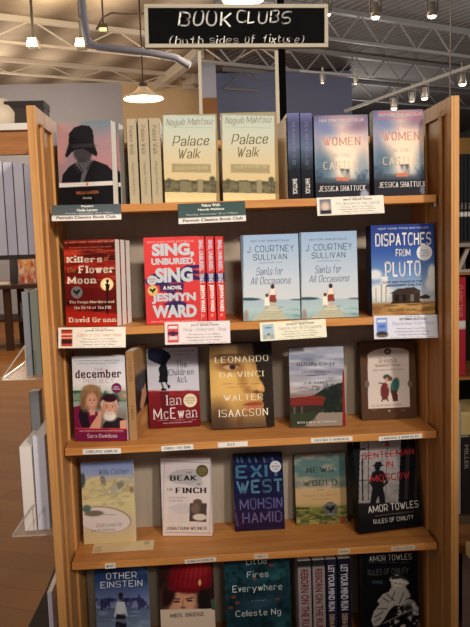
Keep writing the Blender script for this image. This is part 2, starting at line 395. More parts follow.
# ================================================================= the bookcase
case = empty('bookcase', loc=(.47, .3, 0)); tag(case, 'tall maple double-sided bookcase holding the face-out book club titles', 'bookcase')
def cpart(mb, name, m, bevel=0, kind=None):
    mb.v = [(x-.47, y-.3, z) for x, y, z in mb.v]; return mb.build(name, m, case, bevel=bevel)
W_ = .94; t_ = .0187; DEP = .60
def side_panel(sx):
    """Panel with two shallow routed channels (round-topped on the right-hand side) on its inner face, mirrored by sx."""
    o = 0 if sx > 0 else W_
    m = MB(); X = lambda d: o+sx*d
    core = t_-.006
    def bx(d0, d1, y0, y1, z0, z1): a, b = sorted((X(d0), X(d1))); m.box(a, b, y0, y1, z0, z1)
    bx(0, core, 0, DEP, 0, ZT)
    edges = [0, .040, .088, .100, .175, .235]
    for a, b in ((0, .028), (.062, .084), (.175, .425), (.516, .538), (.572, DEP)): bx(core, t_, a, b, 0, ZT)
    for a, b in ((.028, .062), (.084, .175), (.425, .516), (.538, .572)): bx(core, t_, a, b, ZT-.035, ZT); bx(core, t_, a, b, 0, .10)
    return m
p1 = cpart(side_panel(1), 'side_panel', W_V, .0012); p2 = cpart(side_panel(-1), 'side_panel', W_V, .0012)
p1['label'] = 'left side panel with routed channels'; p2['label'] = 'right side panel with routed channels'
FRONT = .0954
for k in SH: cpart(MB().box(t_, W_-t_, FRONT, DEP-FRONT, SH[k], SH[k]+STH), 'shelf', W_H, .0012)
cpart(MB().box(t_, W_-t_, .292, .308, .08, ZT-.068), 'back_panel', W_B)
cpart(MB().box(t_, W_-t_, .286, .314, ZT-.068, ZT-.045), 'top_rail', W_H, .002)
cpart(MB().box(t_, W_-t_, .13, .47, 0, .08), 'plinth', W_D)
ar = onY(441, 207.8, FRONT)  # small shelf clip under the first shelf's right end
cpart(MB().box(ar.x-.012-.004, ar.x-.012+.004, FRONT+.004, FRONT+.02, SH[1]-.010, SH[1]), 'shelf_clip', mat((190, 188, 180), .3, .8))

# ================================================================= chalkboard sign
Zs = Zm(120, 0, 340, 470)
def build_sign():
    Yp = .30; a, b_, c, d = onY(143.3, 3.8, Yp), onY(328, 4.6, Yp), onY(327.2, 47, Yp), onY(145.2, 48.3, Yp)
    ux = ((c-d)+(b_-a))/2; W = ux.length; ux.normalize(); up = ((a-d)+(b_-c))/2; up -= ux*up.dot(ux); H = up.length; up.normalize(); uy = up.cross(ux)
    mw = Matrix.Identity(4)
    for i in range(3): mw[i][0] = ux[i]; mw[i][1] = uy[i]; mw[i][2] = up[i]; mw[i][3] = d[i]
    r = empty('chalkboard_sign', mw); tag(r, 'black chalkboard sign reading book clubs on two posts above the bookcase', 'sign')
    fw = .0098; fm = mat((180, 170, 152), .55, noise=.08)
    f = MB().box(0, W, -.006, .012, 0, fw).box(0, W, -.006, .012, H-fw, H).box(0, fw, -.006, .012, fw, H-fw).box(W-fw, W, -.006, .012, fw, H-fw)
    f.build('frame', fm, r, bevel=.001)
    bd = MB().box(fw, W-fw, 0, .008, fw, H-fw).build('board', mat((17, 17, 18), .8, noise=.15, scale=20, spec=.02), r)
    px = lambda x: (x-52)/(441-52)*W; pz = lambda y: (101-y)/(101-10)*H
    lettering(r, 'chalk_writing', [('BOOK', px(122), px(236), pz(57), pz(23), WH, 'hand', .125), ('CLUBS', px(246), px(364), pz(51), pz(21), WH, 'hand', .125),
        ('(both', px(103), px(175), pz(97), pz(73), WH, 'hand', .125), ('sides', px(188), px(250), pz(92), pz(75), WH, 'hand', .125), ('of', px(263), px(286), pz(92), pz(73), WH, 'hand', .125),
        ('fixture)', px(303), px(390), pz(94), pz(72), WH, 'hand', .125)], -.0006)
    for xa in (199.3, 276.2):
        x = onY(xa, 48, Yp+.012); m = MB(); loc = mw.inverted()@x
        pt = mw.inverted()@Vector((onY(xa, 50, Yp+.012).x, Yp+.012, onY(xa, 50, Yp+.012).z)); pb = mw.inverted()@Vector((onY(xa+1.4, 112, Yp+.012).x, Yp+.012, ZT-.045))
        m.bar(pt, pb, .0085, .0085); m.build('post', fm, r)
build_sign()

# ================================================================= row 1
A1 = Zm(0, 100, 130, 470)
def art_passing(A):
    A.vgrad((75, (112, 132, 140)), (150, (150, 130, 140)), (230, (178, 128, 132)), (300, (150, 118, 124)))
    A.cloud(90, 70, (206, 140, 132), .4, .9, .8, 3); A.cloud(70, 90, (98, 128, 138), .5, .9, .7, 9, x1=290)
    k = (28, 27, 30)
    A.poly([(222, 302), (226, 268), (248, 240), (276, 222), (310, 212), (345, 222), (385, 240), (404, 262), (412, 302)], k)
    A.poly([(268, 226), (292, 214), (322, 212), (336, 222), (318, 250), (300, 302), (290, 302), (296, 262)], (92, 90, 94))
    A.poly([(270, 190), (320, 185), (326, 222), (304, 258), (290, 232)], (84, 80, 84))
    A.ell(298, 186, 34, 40, (66, 62, 66), .25); A.ell(294, 216, 14, 10, (60, 56, 60), .5)
    A.poly([(246, 160), (248, 118), (266, 98), (292, 90), (318, 94), (332, 112), (336, 160), (350, 196), (346, 208), (300, 176), (268, 178), (242, 206), (234, 200)], k)
    A.ell(296, 165, 44, 8, (46, 44, 48), .5, .05); A.line(262, 170, 336, 160, 5, (52, 50, 54))
    A.line(282, 230, 300, 262, 3, (14, 14, 16)); A.line(330, 226, 312, 252, 5, (44, 44, 48)); A.line(268, 236, 284, 262, 5, (46, 46, 50))
    A.rect(190, 298, 430, 314, (214, 208, 204)); A.rect(190, 314, 430, 420, (24, 23, 25)); A.ell(314, 306, 4, 6, (190, 110, 70), .4)
face_book('paperback novel showing a figure in a dark cloche hat, far left of the top shelf', 1, A1, (203, 80), (391, 76), (411, 385), (217, 385), art_passing,
    [('author_lettering', 'NELLA LARSEN', 276, 356, 331, 342, (196, 110, 70)), ('title_lettering', 'Passing', 300, 332, 352, 362, WH, 'script', .12)],
    Y=(.160, .128), lean=2, T=.036, spine=(24, 23, 25), back=(60, 64, 70))
for k_ in (1,):
    rp_ = ALLB[-1]; r = rp_.copy(); COL.objects.link(r); r.matrix_world = rp_.matrix_world@Matrix.Translation((.005, .040, 0)); r['label'] = 'dark copy standing hidden behind the cloche hat cover on the top shelf'
    for ch in rp_.children:
        if ch.name.split('.')[0] in ('cover', 'page_block'): c = ch.copy(); COL.objects.link(c); c.parent = r
A2 = Zm(40, 100, 170, 470)
tan = (178, 164, 136)
for i, (a, b, tp) in enumerate(((325, 361, 68), (366, 404, 66), (406, 446, 65))):
    spine_book(['tan book spine in the trio left of the palace covers, the leftmost', 'tan book spine in the middle of the trio beside the palace covers', 'tan book spine touching the left palace cover, last of its trio'][i],
        1, 40+a/A2.s, 40+b/A2.s, 100+tp/A2.s, .125, tan, [('spine_lettering', 'Palace Walk', .3, .7, .08, .42, (120, 112, 98), 'serif', .1), ('spine_lettering', 'Naguib Mahfouz', .34, .66, .5, .9, (130, 122, 106), 'serif', .1)],
        W=.132, group='upright tan copies on the top shelf', back=(150, 138, 112), front=(196, 190, 160))
A3 = Zm(150, 100, 300, 470)
def art_palace(x0):
    def f(A):
        X = A.X; A.X = X-x0+38
        A.vgrad((40, (182, 194, 184)), (110, (196, 198, 178)), (180, (208, 192, 156)), (240, (214, 190, 142)), (320, (214, 190, 144)))
        A.rect(58, 84, 196, 86, (160, 176, 160), .8)
        A.rect(68, 198, 192, 226, (176, 160, 118)); A.rect(70, 200, 190, 224, (164, 148, 110)); 
        A.cloud(22, 10, (112, 104, 78), .15, .4, 1, 4, 250, 290); A.rect(38, 262, 220, 288, (122, 112, 84), .8); A.cloud(14, 8, (70, 66, 50), .35, .8, .9, 14, 248, 288)
        A.rect(150, 246, 166, 286, (150, 138, 106)); A.rect(94, 254, 130, 286, (136, 126, 96), .8); A.ell(60, 254, 9, 9, (86, 84, 60), .6); A.line(60, 254, 60, 280, 2.5, (86, 80, 60)); A.ell(196, 244, 9, 8, (86, 84, 60), .6); A.line(196, 246, 196, 284, 2.5, (86, 80, 60))
        A.rect(36, 288, 222, 320, (228, 206, 152)); A.rect(50, 292, 206, 294, (196, 172, 120), .6); A.rect(50, 300, 206, 301.5, (196, 172, 120), .6)
        e = (140, 116, 76); A.rect(30, 38, 43, 322, e, .85); A.rect(208, 34, 224, 322, e, .85); A.rect(30, 34, 224, 48, (150, 132, 92), .8)
        A.X = X
    return f
def t_palace(d, dy):
    c = (122, 106, 80); return [('author_lettering', 'Naguib Mahfouz', 52+d, 202+d, 56+dy, 84+dy, c, 'script', .08), ('title_lettering', 'Palace', 70+d, 188+d, 110+dy, 142+dy, c, 'script', .11),
        ('title_lettering', 'Walk', 92+d, 160+d, 150+dy, 182+dy, c, 'script', .11), ('banner_lettering', 'WINNER OF THE NOBEL PRIZE', 80+d, 182+d, 207+dy, 217+dy, (206, 196, 156))]
face_book('cream novel with pale green sky and old city skyline, left of the identical pair', 1, A3, (38, 48), (212, 42), (219, 313), (48, 322), art_palace(38), t_palace(0, 0), Y=(.108, .108), lean=2, T=.024, spine=tan, group='face-out palace novels')
face_book('cream novel with pale green sky and old city skyline, right of the identical pair', 1, A3, (222, 43), (401, 35), (405, 305), (230, 314), art_palace(223), t_palace(185, -6), Y=(.108, .108), lean=2, T=.024, spine=tan, group='face-out palace novels')
A4 = Zm(270, 95, 400, 470)
def art_women(x0, dx=0):
    def f(A):
        X = A.X; A.X = X-x0+158
        A.vgrad((75, (92, 92, 130)), (130, (150, 140, 166)), (190, (222, 190, 178)), (240, (226, 206, 184)), (290, (120, 140, 156)), (312, (52, 60, 76)), (370, (36, 38, 50)))
        A.ell(268, 190, 70, 100, (248, 218, 192), 1.6, 0, .9); A.ell(272, 240, 44, 60, (250, 232, 206), 1.4, 0, .7)
        A.ell(200, 120, 40, 26, (96, 116, 164), 1.2, .4, .7); A.ell(320, 110, 40, 20, (120, 86, 116), 1.2, -.3, .6); A.ell(172, 200, 22, 70, (112, 128, 160), 1.2, 0, .7)
        A.ell(190, 260, 40, 56, (84, 110, 132), .9, .1, .9); A.ell(336, 262, 26, 60, (120, 140, 160), 1.0, 0, .7)
        A.cloud(20, 26, (52, 66, 84), .35, .7, .8, 21, 262, 320); A.rect(150, 312, 370, 372, (36, 36, 46)); A.ell(250, 312, 120, 14, (60, 72, 86), 1, 0, .8)
        A.rect(156, 316, 368, 372, (34, 34, 44), .8); A.rect(240, 293, 284, 305, (206, 120, 90)); A.ell(342, 352, 16, 18, (150, 156, 176), .5)
        A.rect(176, 80, 340, 82, (206, 120, 110), .7)
        A.X = X
    return f
p5 = [('title_lettering', 'WOMEN', 190, 328, 150, 180, (206, 150, 136), 'serif', .13), ('title_lettering', 'THE', 236, 280, 118, 134, (204, 168, 168), 'serif', .1), ('title_lettering', 'IN THE', 228, 290, 208, 220, (206, 180, 172), 'serif', .1),
      ('title_lettering', 'CASTLE', 192, 318, 236, 264, (232, 206, 176), 'serif', .12), ('author_lettering', 'JESSICA SHATTUCK', 176, 346, 322, 342, (236, 228, 224), 'serif', .16), ('banner_lettering', 'NEW YORK TIMES BESTSELLER', 178, 338, 86, 96, (220, 200, 204))]
def art_lines(A):
    A.vgrad((0, (168, 142, 106)), (100, (150, 120, 92)))
spine_book('slanting copy with its pale ruled back turned aside, between cream and purple covers', 1, 287.6, 289.6, 118, .122, (60, 52, 50), W=.125, rz=96.5, front=(80, 70, 66), back=(232, 206, 166))
for i, (a, b) in enumerate(((68, 113), (114, 159))):
    def asp(A):
        A.vgrad((0, (110, 112, 156)), (12, (70, 72, 110)), (40, (96, 108, 136)), (56, (50, 62, 78)), (66, (26, 28, 38)), (100, (24, 24, 32))); A.cloud(60, 9, (60, 78, 90), .5, .9, .8, 31+i, 40, 66)
    spine_book(['dark blue misty book spine beside the slanted copy', 'dark blue misty book spine touching the first castle novel'][i], 1, 270+a/A4.s, 270+b/A4.s, 95+65/A4.s, .118, (30, 32, 42),
        [('spine_lettering', 'THE WOMEN IN THE CASTLE', .36, .64, .10, .60, (150, 144, 166), 'serif', .10), ('spine_lettering', 'SHATTUCK', .34, .70, .76, .94, WH, 'sans', .01)], W=.132, group='upright castle novel copies', artfn=asp, front=(60, 66, 90), back=(40, 44, 60))
face_book('misty blue and peach castle novel above the cream card, left of two', 1, A4, (158, 75), (352, 70), (360, 357), (166, 370), art_women(158), p5, Y=(.106, .106), lean=2.5, T=.026, spine=(34, 36, 48), group='face-out castle novels')
s5 = 3.615; 
A5 = Zm(360, 90, 470, 460)
kk = 4.18/3.615
p6 = [(p, s, (xa-158)*kk+58, (xb-158)*kk+58, (ya-75)*kk*1.04+83, (yb-75)*kk*1.04+83)+tuple(r) for p, s, xa, xb, ya, yb, *r in p5]
def art_women2(A):
    X, Y = A.X, A.Y; A.X = (X-58)/kk+158; A.Y = (Y-83)/kk/1.04+75; art_women(158)(A); A.X, A.Y = X, Y
    A.rect(76, 94, 262, 98, (206, 90, 90)); A.rect(76, 116, 262, 119, (206, 90, 90))
face_book('misty blue and peach castle novel next to the right side panel', 1, A5, (57, 85), (270, 82), (270, 434), (61, 441), art_women2, p6, Y=(.106, .106), lean=2.5, T=.034, spine=(30, 31, 40), group='face-out castle novels')

# ================================================================= row 2
B1 = Zm(40, 220, 140, 470)
def art_killers(A):
    A.vgrad((90, (150, 40, 30)), (130, (110, 26, 22)), (150, (196, 60, 36)), (230, (160, 36, 28)), (300, (120, 26, 24)), (380, (104, 22, 20)), (440, (168, 36, 24)), (500, (176, 40, 26)))
    A.cloud(90, 14, (226, 80, 50), .5, .9, .9, 41, 140, 300); A.cloud(110, 16, (60, 16, 18), .45, .8, .9, 43, 100, 400)
    A.poly([(100, 310), (200, 316), (370, 320), (372, 440), (240, 430), (100, 400)], (90, 20, 20), .7)
    A.ell(312, 302, 30, 30, (246, 214, 150), .12); A.ell(312, 302, 18, 18, (252, 236, 190), .5)
    A.line(314, 288, 316, 440, 8, (40, 14, 14)); A.ell(314, 286, 7, 8, (40, 14, 14), .3); A.poly([(304, 300), (326, 300), (320, 340), (308, 340)], (40, 14, 14)); A.cloud(20, 30, (40, 12, 12), .5, .7, .8, 47, 380, 430)
cr = (246, 226, 204)
face_book('crimson history paperback with a low sun, front of its stack', 2, B1, (105, 95), (344, 90), (364, 497), (124, 502), art_killers,
    [('title_lettering', 'Killers', 120, 288, 165, 200, cr, 'slab', .26), ('title_lettering', 'of', 298, 322, 166, 192, (206, 130, 80), 'script', .14), ('title_lettering', 'the', 128, 166, 222, 246, (206, 130, 80), 'script', .14), ('title_lettering', 'Flower', 176, 346, 213, 250, cr, 'slab', .26),
     ('title_lettering', 'Moon', 124, 264, 264, 300, cr, 'slab', .26), ('subtitle_lettering', 'The Osage Murders and', 138, 348, 378, 394, cr, 'slab', .22), ('subtitle_lettering', 'the Birth of the FBI', 160, 334, 402, 418, cr, 'slab', .22),
     ('author_lettering', 'David Grann', 134, 360, 453, 481, cr, 'slab', .26), ('banner_lettering', '#1 NEW YORK TIMES BESTSELLER', 112, 342, 99, 108, (226, 150, 120)), ('banner_lettering', 'A masterful work of literary journalism', 134, 330, 124, 132, (206, 120, 90)), ('banner_lettering', 'author of lost city', 140, 290, 138, 145, (206, 120, 90))],
    Y=(.142, .108), lean=3, T=.030, spine=(40, 14, 16), back=(120, 30, 26), group='crimson history paperbacks',
    seals=[(172, 340, 27, (112, 112, 114), [('.', 170, 174, 350, 354, (30, 30, 32))], 'medal_sticker')], name='book')
r0 = ALLB[-1]
def leaf(parent, pts_list, c, name, yoff=-.0013):
    m = MB()
    for pts in pts_list: n = len(m.v); m.v += [(x, yoff, z) for x, z in pts]; m.f.append(tuple(range(n, n+len(pts))))
    return m.build(name, mat(c, .5), parent)
def seal_leaf(root, c=(24, 24, 26)):
    st = [o for o in root.children if o.name.startswith('medal_sticker')][0]; xs = [v.co.x for v in st.data.vertices]; zs = [v.co.z for v in st.data.vertices]
    cx, cz, r = (min(xs)+max(xs))/2, (min(zs)+max(zs))/2, (max(xs)-min(xs))/2
    e = lambda a, b, k, rot: [(cx+a*r+k*r*(.42*math.cos(t)*math.cos(rot)-.2*math.sin(t)*math.sin(rot)), cz+b*r+k*r*(.42*math.cos(t)*math.sin(rot)+.2*math.sin(t)*math.cos(rot))) for t in [i*math.pi/8 for i in range(16)]]
    leaf(st, [e(-.28, .1, 1, -.7), e(.25, .12, 1.1, .8), e(.02, -.28, .6, 1.3)], c, 'leaf_emblem')
seal_leaf(r0)
def art_back(c): return lambda A: A.vgrad((0, c), (1, c))
for i, (dx, dy) in enumerate(((.0015, .0308), (.003, .0616))):
    mw = r0.matrix_world.copy(); r = r0.copy(); COL.objects.link(r); r.matrix_world = mw@Matrix.Translation((dx, dy, 0))
    r['label'] = ['second crimson history paperback, mostly hidden, pages showing on the right', 'third crimson history paperback, rearmost, pages showing on the far right'][i]
    for ch in r0.children:
        if ch.name.split('.')[0] in ('cover', 'page_block'): c = ch.copy(); COL.objects.link(c); c.parent = r
B2 = Zm(130, 220, 240, 470); red = (218, 66, 66)
def blob(A, pts, c, w):
    for a, b in zip(pts, pts[1:]): A.line(a[0], a[1], b[0], b[1], w, c)
def art_sing(A):
    A.vgrad((68, (222, 70, 70)), (440, (206, 60, 62))); nv = (58, 42, 92)
    A.poly([(62, 250), (100, 236), (150, 240), (186, 224), (240, 190), (296, 188), (300, 200), (262, 206), (300, 214), (300, 226), (270, 228), (302, 240), (300, 252), (262, 250), (236, 262), (190, 262), (130, 276), (66, 270)], nv)
    A.poly([(84, 232), (110, 222), (120, 260), (90, 262)], nv); A.poly([(140, 352), (168, 346), (192, 336), (236, 344), (246, 356), (226, 378), (214, 372), (206, 398), (192, 374), (184, 404), (174, 376), (150, 382), (160, 366)], nv)
    A.poly([(120, 262), (150, 270), (230, 262), (228, 306), (200, 298), (180, 316), (150, 300), (130, 304)], nv, .9); A.poly([(150, 300), (216, 312), (222, 340), (180, 350), (150, 344)], nv, .35)
g1 = (196, 200, 206)
rs = face_book('red paperback with chunky pale lettering and a purple bird splash', 2, B2, (52, 76), (293, 68), (305, 432), (71, 440), art_sing,
    [('title_lettering', 'SING,', 90, 274, 98, 160, g1, 'sans', .055), ('title_lettering', 'UNBURIED,', 88, 278, 160, 192, g1, 'sans', .05), ('title_lettering', 'SING', 106, 268, 200, 262, g1, 'sans', .055), ('subtitle_lettering', 'A NOVEL', 140, 222, 276, 292, WH, 'sans', .03),
     ('author_lettering', 'JESMYN', 92, 282, 306, 350, g1, 'sans', .05), ('author_lettering', 'WARD', 96, 286, 356, 410, g1, 'sans', .055), ('banner_lettering', 'NEW YORK TIMES BESTSELLER', 68, 274, 88, 96, (240, 180, 170)), ('banner_lettering', 'winner of the national book award for fiction', 88, 290, 420, 428, (240, 180, 170))],
    Y=(.118, .106), lean=3, T=.018, spine=(206, 60, 62), seals=[(92, 254, 21, (196, 196, 196), [('NATIONAL', 76, 108, 246, 252, (70, 70, 80)), ('BOOK', 82, 102, 256, 262, (70, 70, 80))]), (96, 297, 22, (214, 186, 110), None, 'medal_sticker')])
# medal with the leaf
for ch in rs.children:
    if ch.name.startswith('sticker') and False: pass
def _leafon(root, cl=(30, 26, 24)):
    st = [o for o in root.children if o.name.startswith('medal_sticker')]
    if st: seal_leaf(root, cl)
_leafon(rs)
for i, (a, b) in enumerate(((293, 333), (334, 372), (374, 412))):
    def asp(A):
        A.vgrad((0, red), (100, (206, 58, 60))); A.cloud(40, 10, (58, 42, 92), .1, .3, 1, 50+i, 42, 53); A.ell(50, 92, 14, 1.6, (240, 160, 140), .4)
    spine_book(['red book spine right beside the bird splash cover', 'middle red spine of the three with purple bands', 'rightmost red spine of the three with purple bands'][i], 2, 130+a/B2.s, 130+b/B2.s-.3, 220+(70)/B2.s, .128, red,
        [('spine_lettering', 'SING, UNBURIED,', .25, .8, .04, .40, (200, 200, 214), 'sans', .04), ('spine_lettering', 'SING', .25, .8, .43, .54, (200, 204, 214), 'sans', .04), ('spine_lettering', 'JESMYN WARD', .25, .8, .56, .88, WH, 'sans', .04)], W=.132, group='upright red bird splash copies', artfn=asp, front=red, back=(190, 52, 56))
B3 = Zm(230, 220, 370, 470)
def art_saints(x0):
    def f(A):
        X = A.X; A.X = X-x0
        A.vgrad((45, (150, 176, 208)), (120, (172, 190, 210)), (200, (196, 204, 214)), (262, (206, 208, 210)), (264, (168, 186, 196)), (300, (176, 196, 198)), (335, (140, 170, 172)))
        A.ell(20, 262, 40, 5, (60, 84, 90), .4); A.ell(190, 263, 30, 3, (84, 108, 116), .5); A.cloud(30, 9, (96, 140, 146), .45, .8, .7, 60, 285, 340, 90)
        A.poly([(88, 284), (118, 284), (158, 334), (30, 334)], (186, 184, 158)); A.poly([(92, 286), (114, 286), (126, 300), (70, 304)], (206, 202, 180))
        for k in range(5): A.line(80-k*9, 293+k*9, 124+k*8, 293+k*9, 1.5, (150, 150, 130), .7)
        A.ell(12, 318, 8, 20, (150, 120, 110), .6, 0, .7)
        # child in white and adult in red-brown, hand in hand, from behind
        A.ell(82, 249, 5.5, 6, (96, 66, 44), .3); A.poly([(75, 256), (89, 256), (92, 284), (73, 284)], (238, 232, 214)); A.line(78, 284, 78, 292, 2.5, (190, 140, 110)); A.line(85, 284, 85, 292, 2.5, (190, 140, 110)); A.line(90, 262, 98, 254, 2.5, (200, 150, 120))
        A.ell(101, 220, 6.5, 8, (64, 40, 34), .3); A.poly([(93, 228), (110, 228), (112, 250), (92, 250)], (236, 220, 206)); A.poly([(91, 248), (112, 248), (114, 272), (90, 272)], (142, 62, 52)); A.line(98, 272, 98, 288, 3, (206, 160, 130)); A.line(106, 272, 106, 288, 3, (206, 160, 130)); A.line(93, 232, 88, 250, 2.5, (206, 160, 130)); A.line(110, 232, 115, 250, 2.5, (206, 160, 130))
        A.rect(-12, 40, 3, 340, (80, 96, 110), .8, 1); A.X = X
    return f
def t_saints(d, dy):
    c = (60, 68, 90); return [('author_lettering', 'J. COURTNEY', 58+d, 216+d, 84+dy, 106+dy, c, 'plain', .09), ('author_lettering', 'SULLIVAN', 78+d, 192+d, 112+dy, 132+dy, c, 'plain', .1), ('title_lettering', 'Saints for', 88+d, 178+d, 154+dy, 182+dy, (70, 92, 130), 'script', .09),
        ('title_lettering', 'All Occasions', 68+d, 206+d, 186+dy, 212+dy, (70, 92, 130), 'script', .09), ('banner_lettering', 'NEW YORK TIMES BESTSELLER', 70+d, 200+d, 66+dy, 72+dy, (110, 130, 160)), ('banner_lettering', 'a novel by the author of maine', 96+d, 176+d, 138+dy, 144+dy, (130, 144, 170))]
face_book('pale blue novel with two people on a dock, left of the pair', 2, B3, (35, 52), (230, 45), (237, 327), (45, 335), art_saints(42), t_saints(0, 0), Y=(.108, .108), lean=3, T=.024, spine=(64, 74, 84), group='face-out dock novels', back=(120, 140, 160))
face_book('pale blue novel with two people on a dock, right of the pair', 2, B3, (233, 42), (430, 36), (432, 324), (240, 330), art_saints(238), t_saints(198, -5), Y=(.108, .108), lean=3, T=.024, spine=(64, 74, 84), group='face-out dock novels', back=(120, 140, 160))
B4 = Zm(350, 200, 470, 470)
def art_pluto(A):
    A.vgrad((92, (36, 56, 128)), (200, (56, 88, 162)), (290, (110, 144, 196)), (360, (176, 190, 206)), (400, (190, 190, 180)), (412, (128, 90, 54)), (455, (160, 110, 60)))
    A.cloud(70, 50, (226, 226, 224), .45, .75, 1, 71, 300, 398, 84, 150); A.ell(100, 292, 26, 20, (220, 222, 224), .6); A.ell(320, 290, 16, 34, (230, 230, 228), .5); A.ell(320, 330, 24, 30, (226, 226, 224), .6); A.ell(115, 360, 50, 30, (222, 220, 214), .6)
    A.cloud(50, 8, (206, 168, 104), .4, .7, .8, 75, 402, 460)
    br = (62, 48, 42); A.rect(166, 364, 274, 406, (60, 48, 44)); A.poly([(156, 368), (186, 350), (250, 344), (280, 362)], br); A.rect(176, 374, 192, 404, (30, 24, 22)); A.rect(206, 374, 220, 404, (30, 24, 22)); A.rect(236, 374, 250, 404, (120, 110, 100)); A.rect(274, 380, 312, 392, br); A.poly([(270, 384), (296, 374), (320, 386)], br); A.rect(160, 402, 280, 408, (50, 40, 34))
    A.line(124, 330, 124, 400, 2.5, (80, 76, 76)); A.line(142, 338, 142, 400, 2.5, (80, 76, 76)); A.line(103, 345, 103, 400, 2, (90, 86, 86)); A.ell(136, 372, 6, 7, (214, 210, 200), .3)
face_book('blue travel book with a wooden shack under big white letters', 2, B4, (85, 99), (327, 92), (334, 454), (88, 455), art_pluto,
    [('title_lettering', 'DISPATCHES', 102, 316, 128, 180, WH, 'plain', .17), ('title_lettering', 'FROM', 180, 236, 192, 222, WH, 'plain', .17), ('title_lettering', 'PLUTO', 138, 276, 240, 302, WH, 'plain', .17), ('subtitle_lettering', 'LOST AND FOUND IN THE', 132, 280, 318, 327, (50, 60, 90), 'sans', .03),
     ('subtitle_lettering', 'MISSISSIPPI DELTA', 144, 278, 331, 340, (50, 60, 90), 'sans', .03), ('author_lettering', 'RICHARD GRANT', 152, 266, 428, 440, (70, 50, 34), 'plain', .12), ('banner_lettering', 'NEW YORK TIMES BESTSELLER', 112, 306, 107, 114, (190, 200, 226))],
    Y=(.104, .104), lean=2, T=.05, spine=(38, 48, 80), back=(38, 48, 80), seals=[(290, 208, 30, (224, 226, 230), [('WINNER', 274, 306, 196, 203, (90, 100, 130)), ('2016 AWARD', 268, 312, 207, 213, (90, 100, 130)), ('NONFICTION', 272, 308, 217, 223, (90, 100, 130))])])

# ================================================================= row 3
C1 = Zm(50, 330, 150, 470)
def face(A, cx, cy, rx, ry, skin, hairc=None, glasses=False, beard=None, smile=True, dk=(70, 44, 40)):
    A.ell(cx, cy, rx, ry, tuple(int(v*.8) for v in skin), .25); A.ell(cx-rx*.1, cy-ry*.05, rx*.85, ry*.85, skin, .9)
    for sx in (-1, 1):
        A.ell(cx+sx*rx*.38, cy-ry*.12, rx*.17, ry*.07, dk, .4); A.line(cx+sx*rx*.2, cy-ry*.28, cx+sx*rx*.58, cy-ry*.26, ry*.05, dk, .7)
        if glasses: A.ell(cx+sx*rx*.4, cy-ry*.1, rx*.34, ry*.17, (90, 80, 80), .1, 0, .5); A.ell(cx+sx*rx*.4, cy-ry*.1, rx*.28, ry*.13, tuple(min(255, v+12) for v in skin), .1); A.ell(cx+sx*rx*.38, cy-ry*.1, rx*.14, ry*.06, dk, .4)
    A.line(cx, cy-ry*.05, cx+rx*.06, cy+ry*.22, rx*.12, tuple(int(v*.86) for v in skin)); A.ell(cx, cy+ry*.26, rx*.16, ry*.06, tuple(int(v*.8) for v in skin), .5)
    if beard: A.ell(cx, cy+ry*.78, rx*.85, ry*.42, beard, .5); A.ell(cx, cy+ry*.42, rx*.5, ry*.1, beard, .5)
    A.ell(cx, cy+ry*.5, rx*.34, ry*.1, (150, 70, 66), .3); 
    if smile: A.ell(cx, cy+ry*.49, rx*.28, ry*.05, (240, 232, 224), .3)
def art_december(A):
    A.vgrad((120, (196, 198, 210)), (160, (206, 206, 214)), (250, (220, 216, 216)), (290, (190, 196, 190)), (340, (84, 110, 84)), (345, (150, 156, 150)), (400, (120, 110, 100)))
    A.cloud(24, 18, (54, 88, 64), .25, .6, 1, 81, 282, 338); A.rect(100, 334, 370, 342, (170, 178, 176), .7)
    mg = (112, 24, 62); sk = (206, 150, 124)
    A.poly([(104, 362), (150, 350), (190, 390), (230, 380), (244, 450), (240, 470), (100, 470)], mg); A.poly([(145, 352), (175, 372), (190, 450), (180, 460), (150, 456), (134, 400)], (34, 24, 34))
    A.ell(196, 308, 52, 52, (126, 94, 68), .3); A.ell(166, 345, 24, 36, (112, 82, 60), .5); A.ell(232, 330, 22, 40, (108, 78, 58), .5); A.cloud(5, 60, (160, 124, 88), .5, .8, .7, 83, 256, 370, 144, 250); A.poly([(186, 370), (212, 370), (214, 396), (190, 398)], sk)
    A.ell(198, 272, 38, 14, (150, 114, 80), .6); face(A, 200, 332, 27, 38, sk)
    A.poly([(250, 440), (290, 400), (340, 410), (362, 420), (362, 470), (246, 470)], (40, 30, 36)); A.poly([(330, 424), (362, 416), (362, 470), (330, 470)], sk); A.poly([(184, 460), (226, 396), (244, 404), (238, 460)], sk); A.ell(236, 392, 10, 16, sk, .3)
    A.ell(284, 332, 44, 34, (60, 30, 44), .15); A.ell(284, 345, 43, 30, (206, 200, 194), .2); face(A, 284, 364, 36, 50, (206, 152, 124), glasses=True, beard=(214, 206, 198))
    A.ell(284, 318, 34, 18, (48, 24, 34), .25); A.line(318, 318, 326, 350, 5, (130, 40, 80))
    A.rect(96, 458, 372, 462, (206, 60, 60)); A.rect(96, 462, 372, 522, mg); A.rect(136, 468, 348, 476, (190, 90, 90), .5)
    A.ell(346, 300, 20, 30, (206, 150, 130), .5, 0, .5)
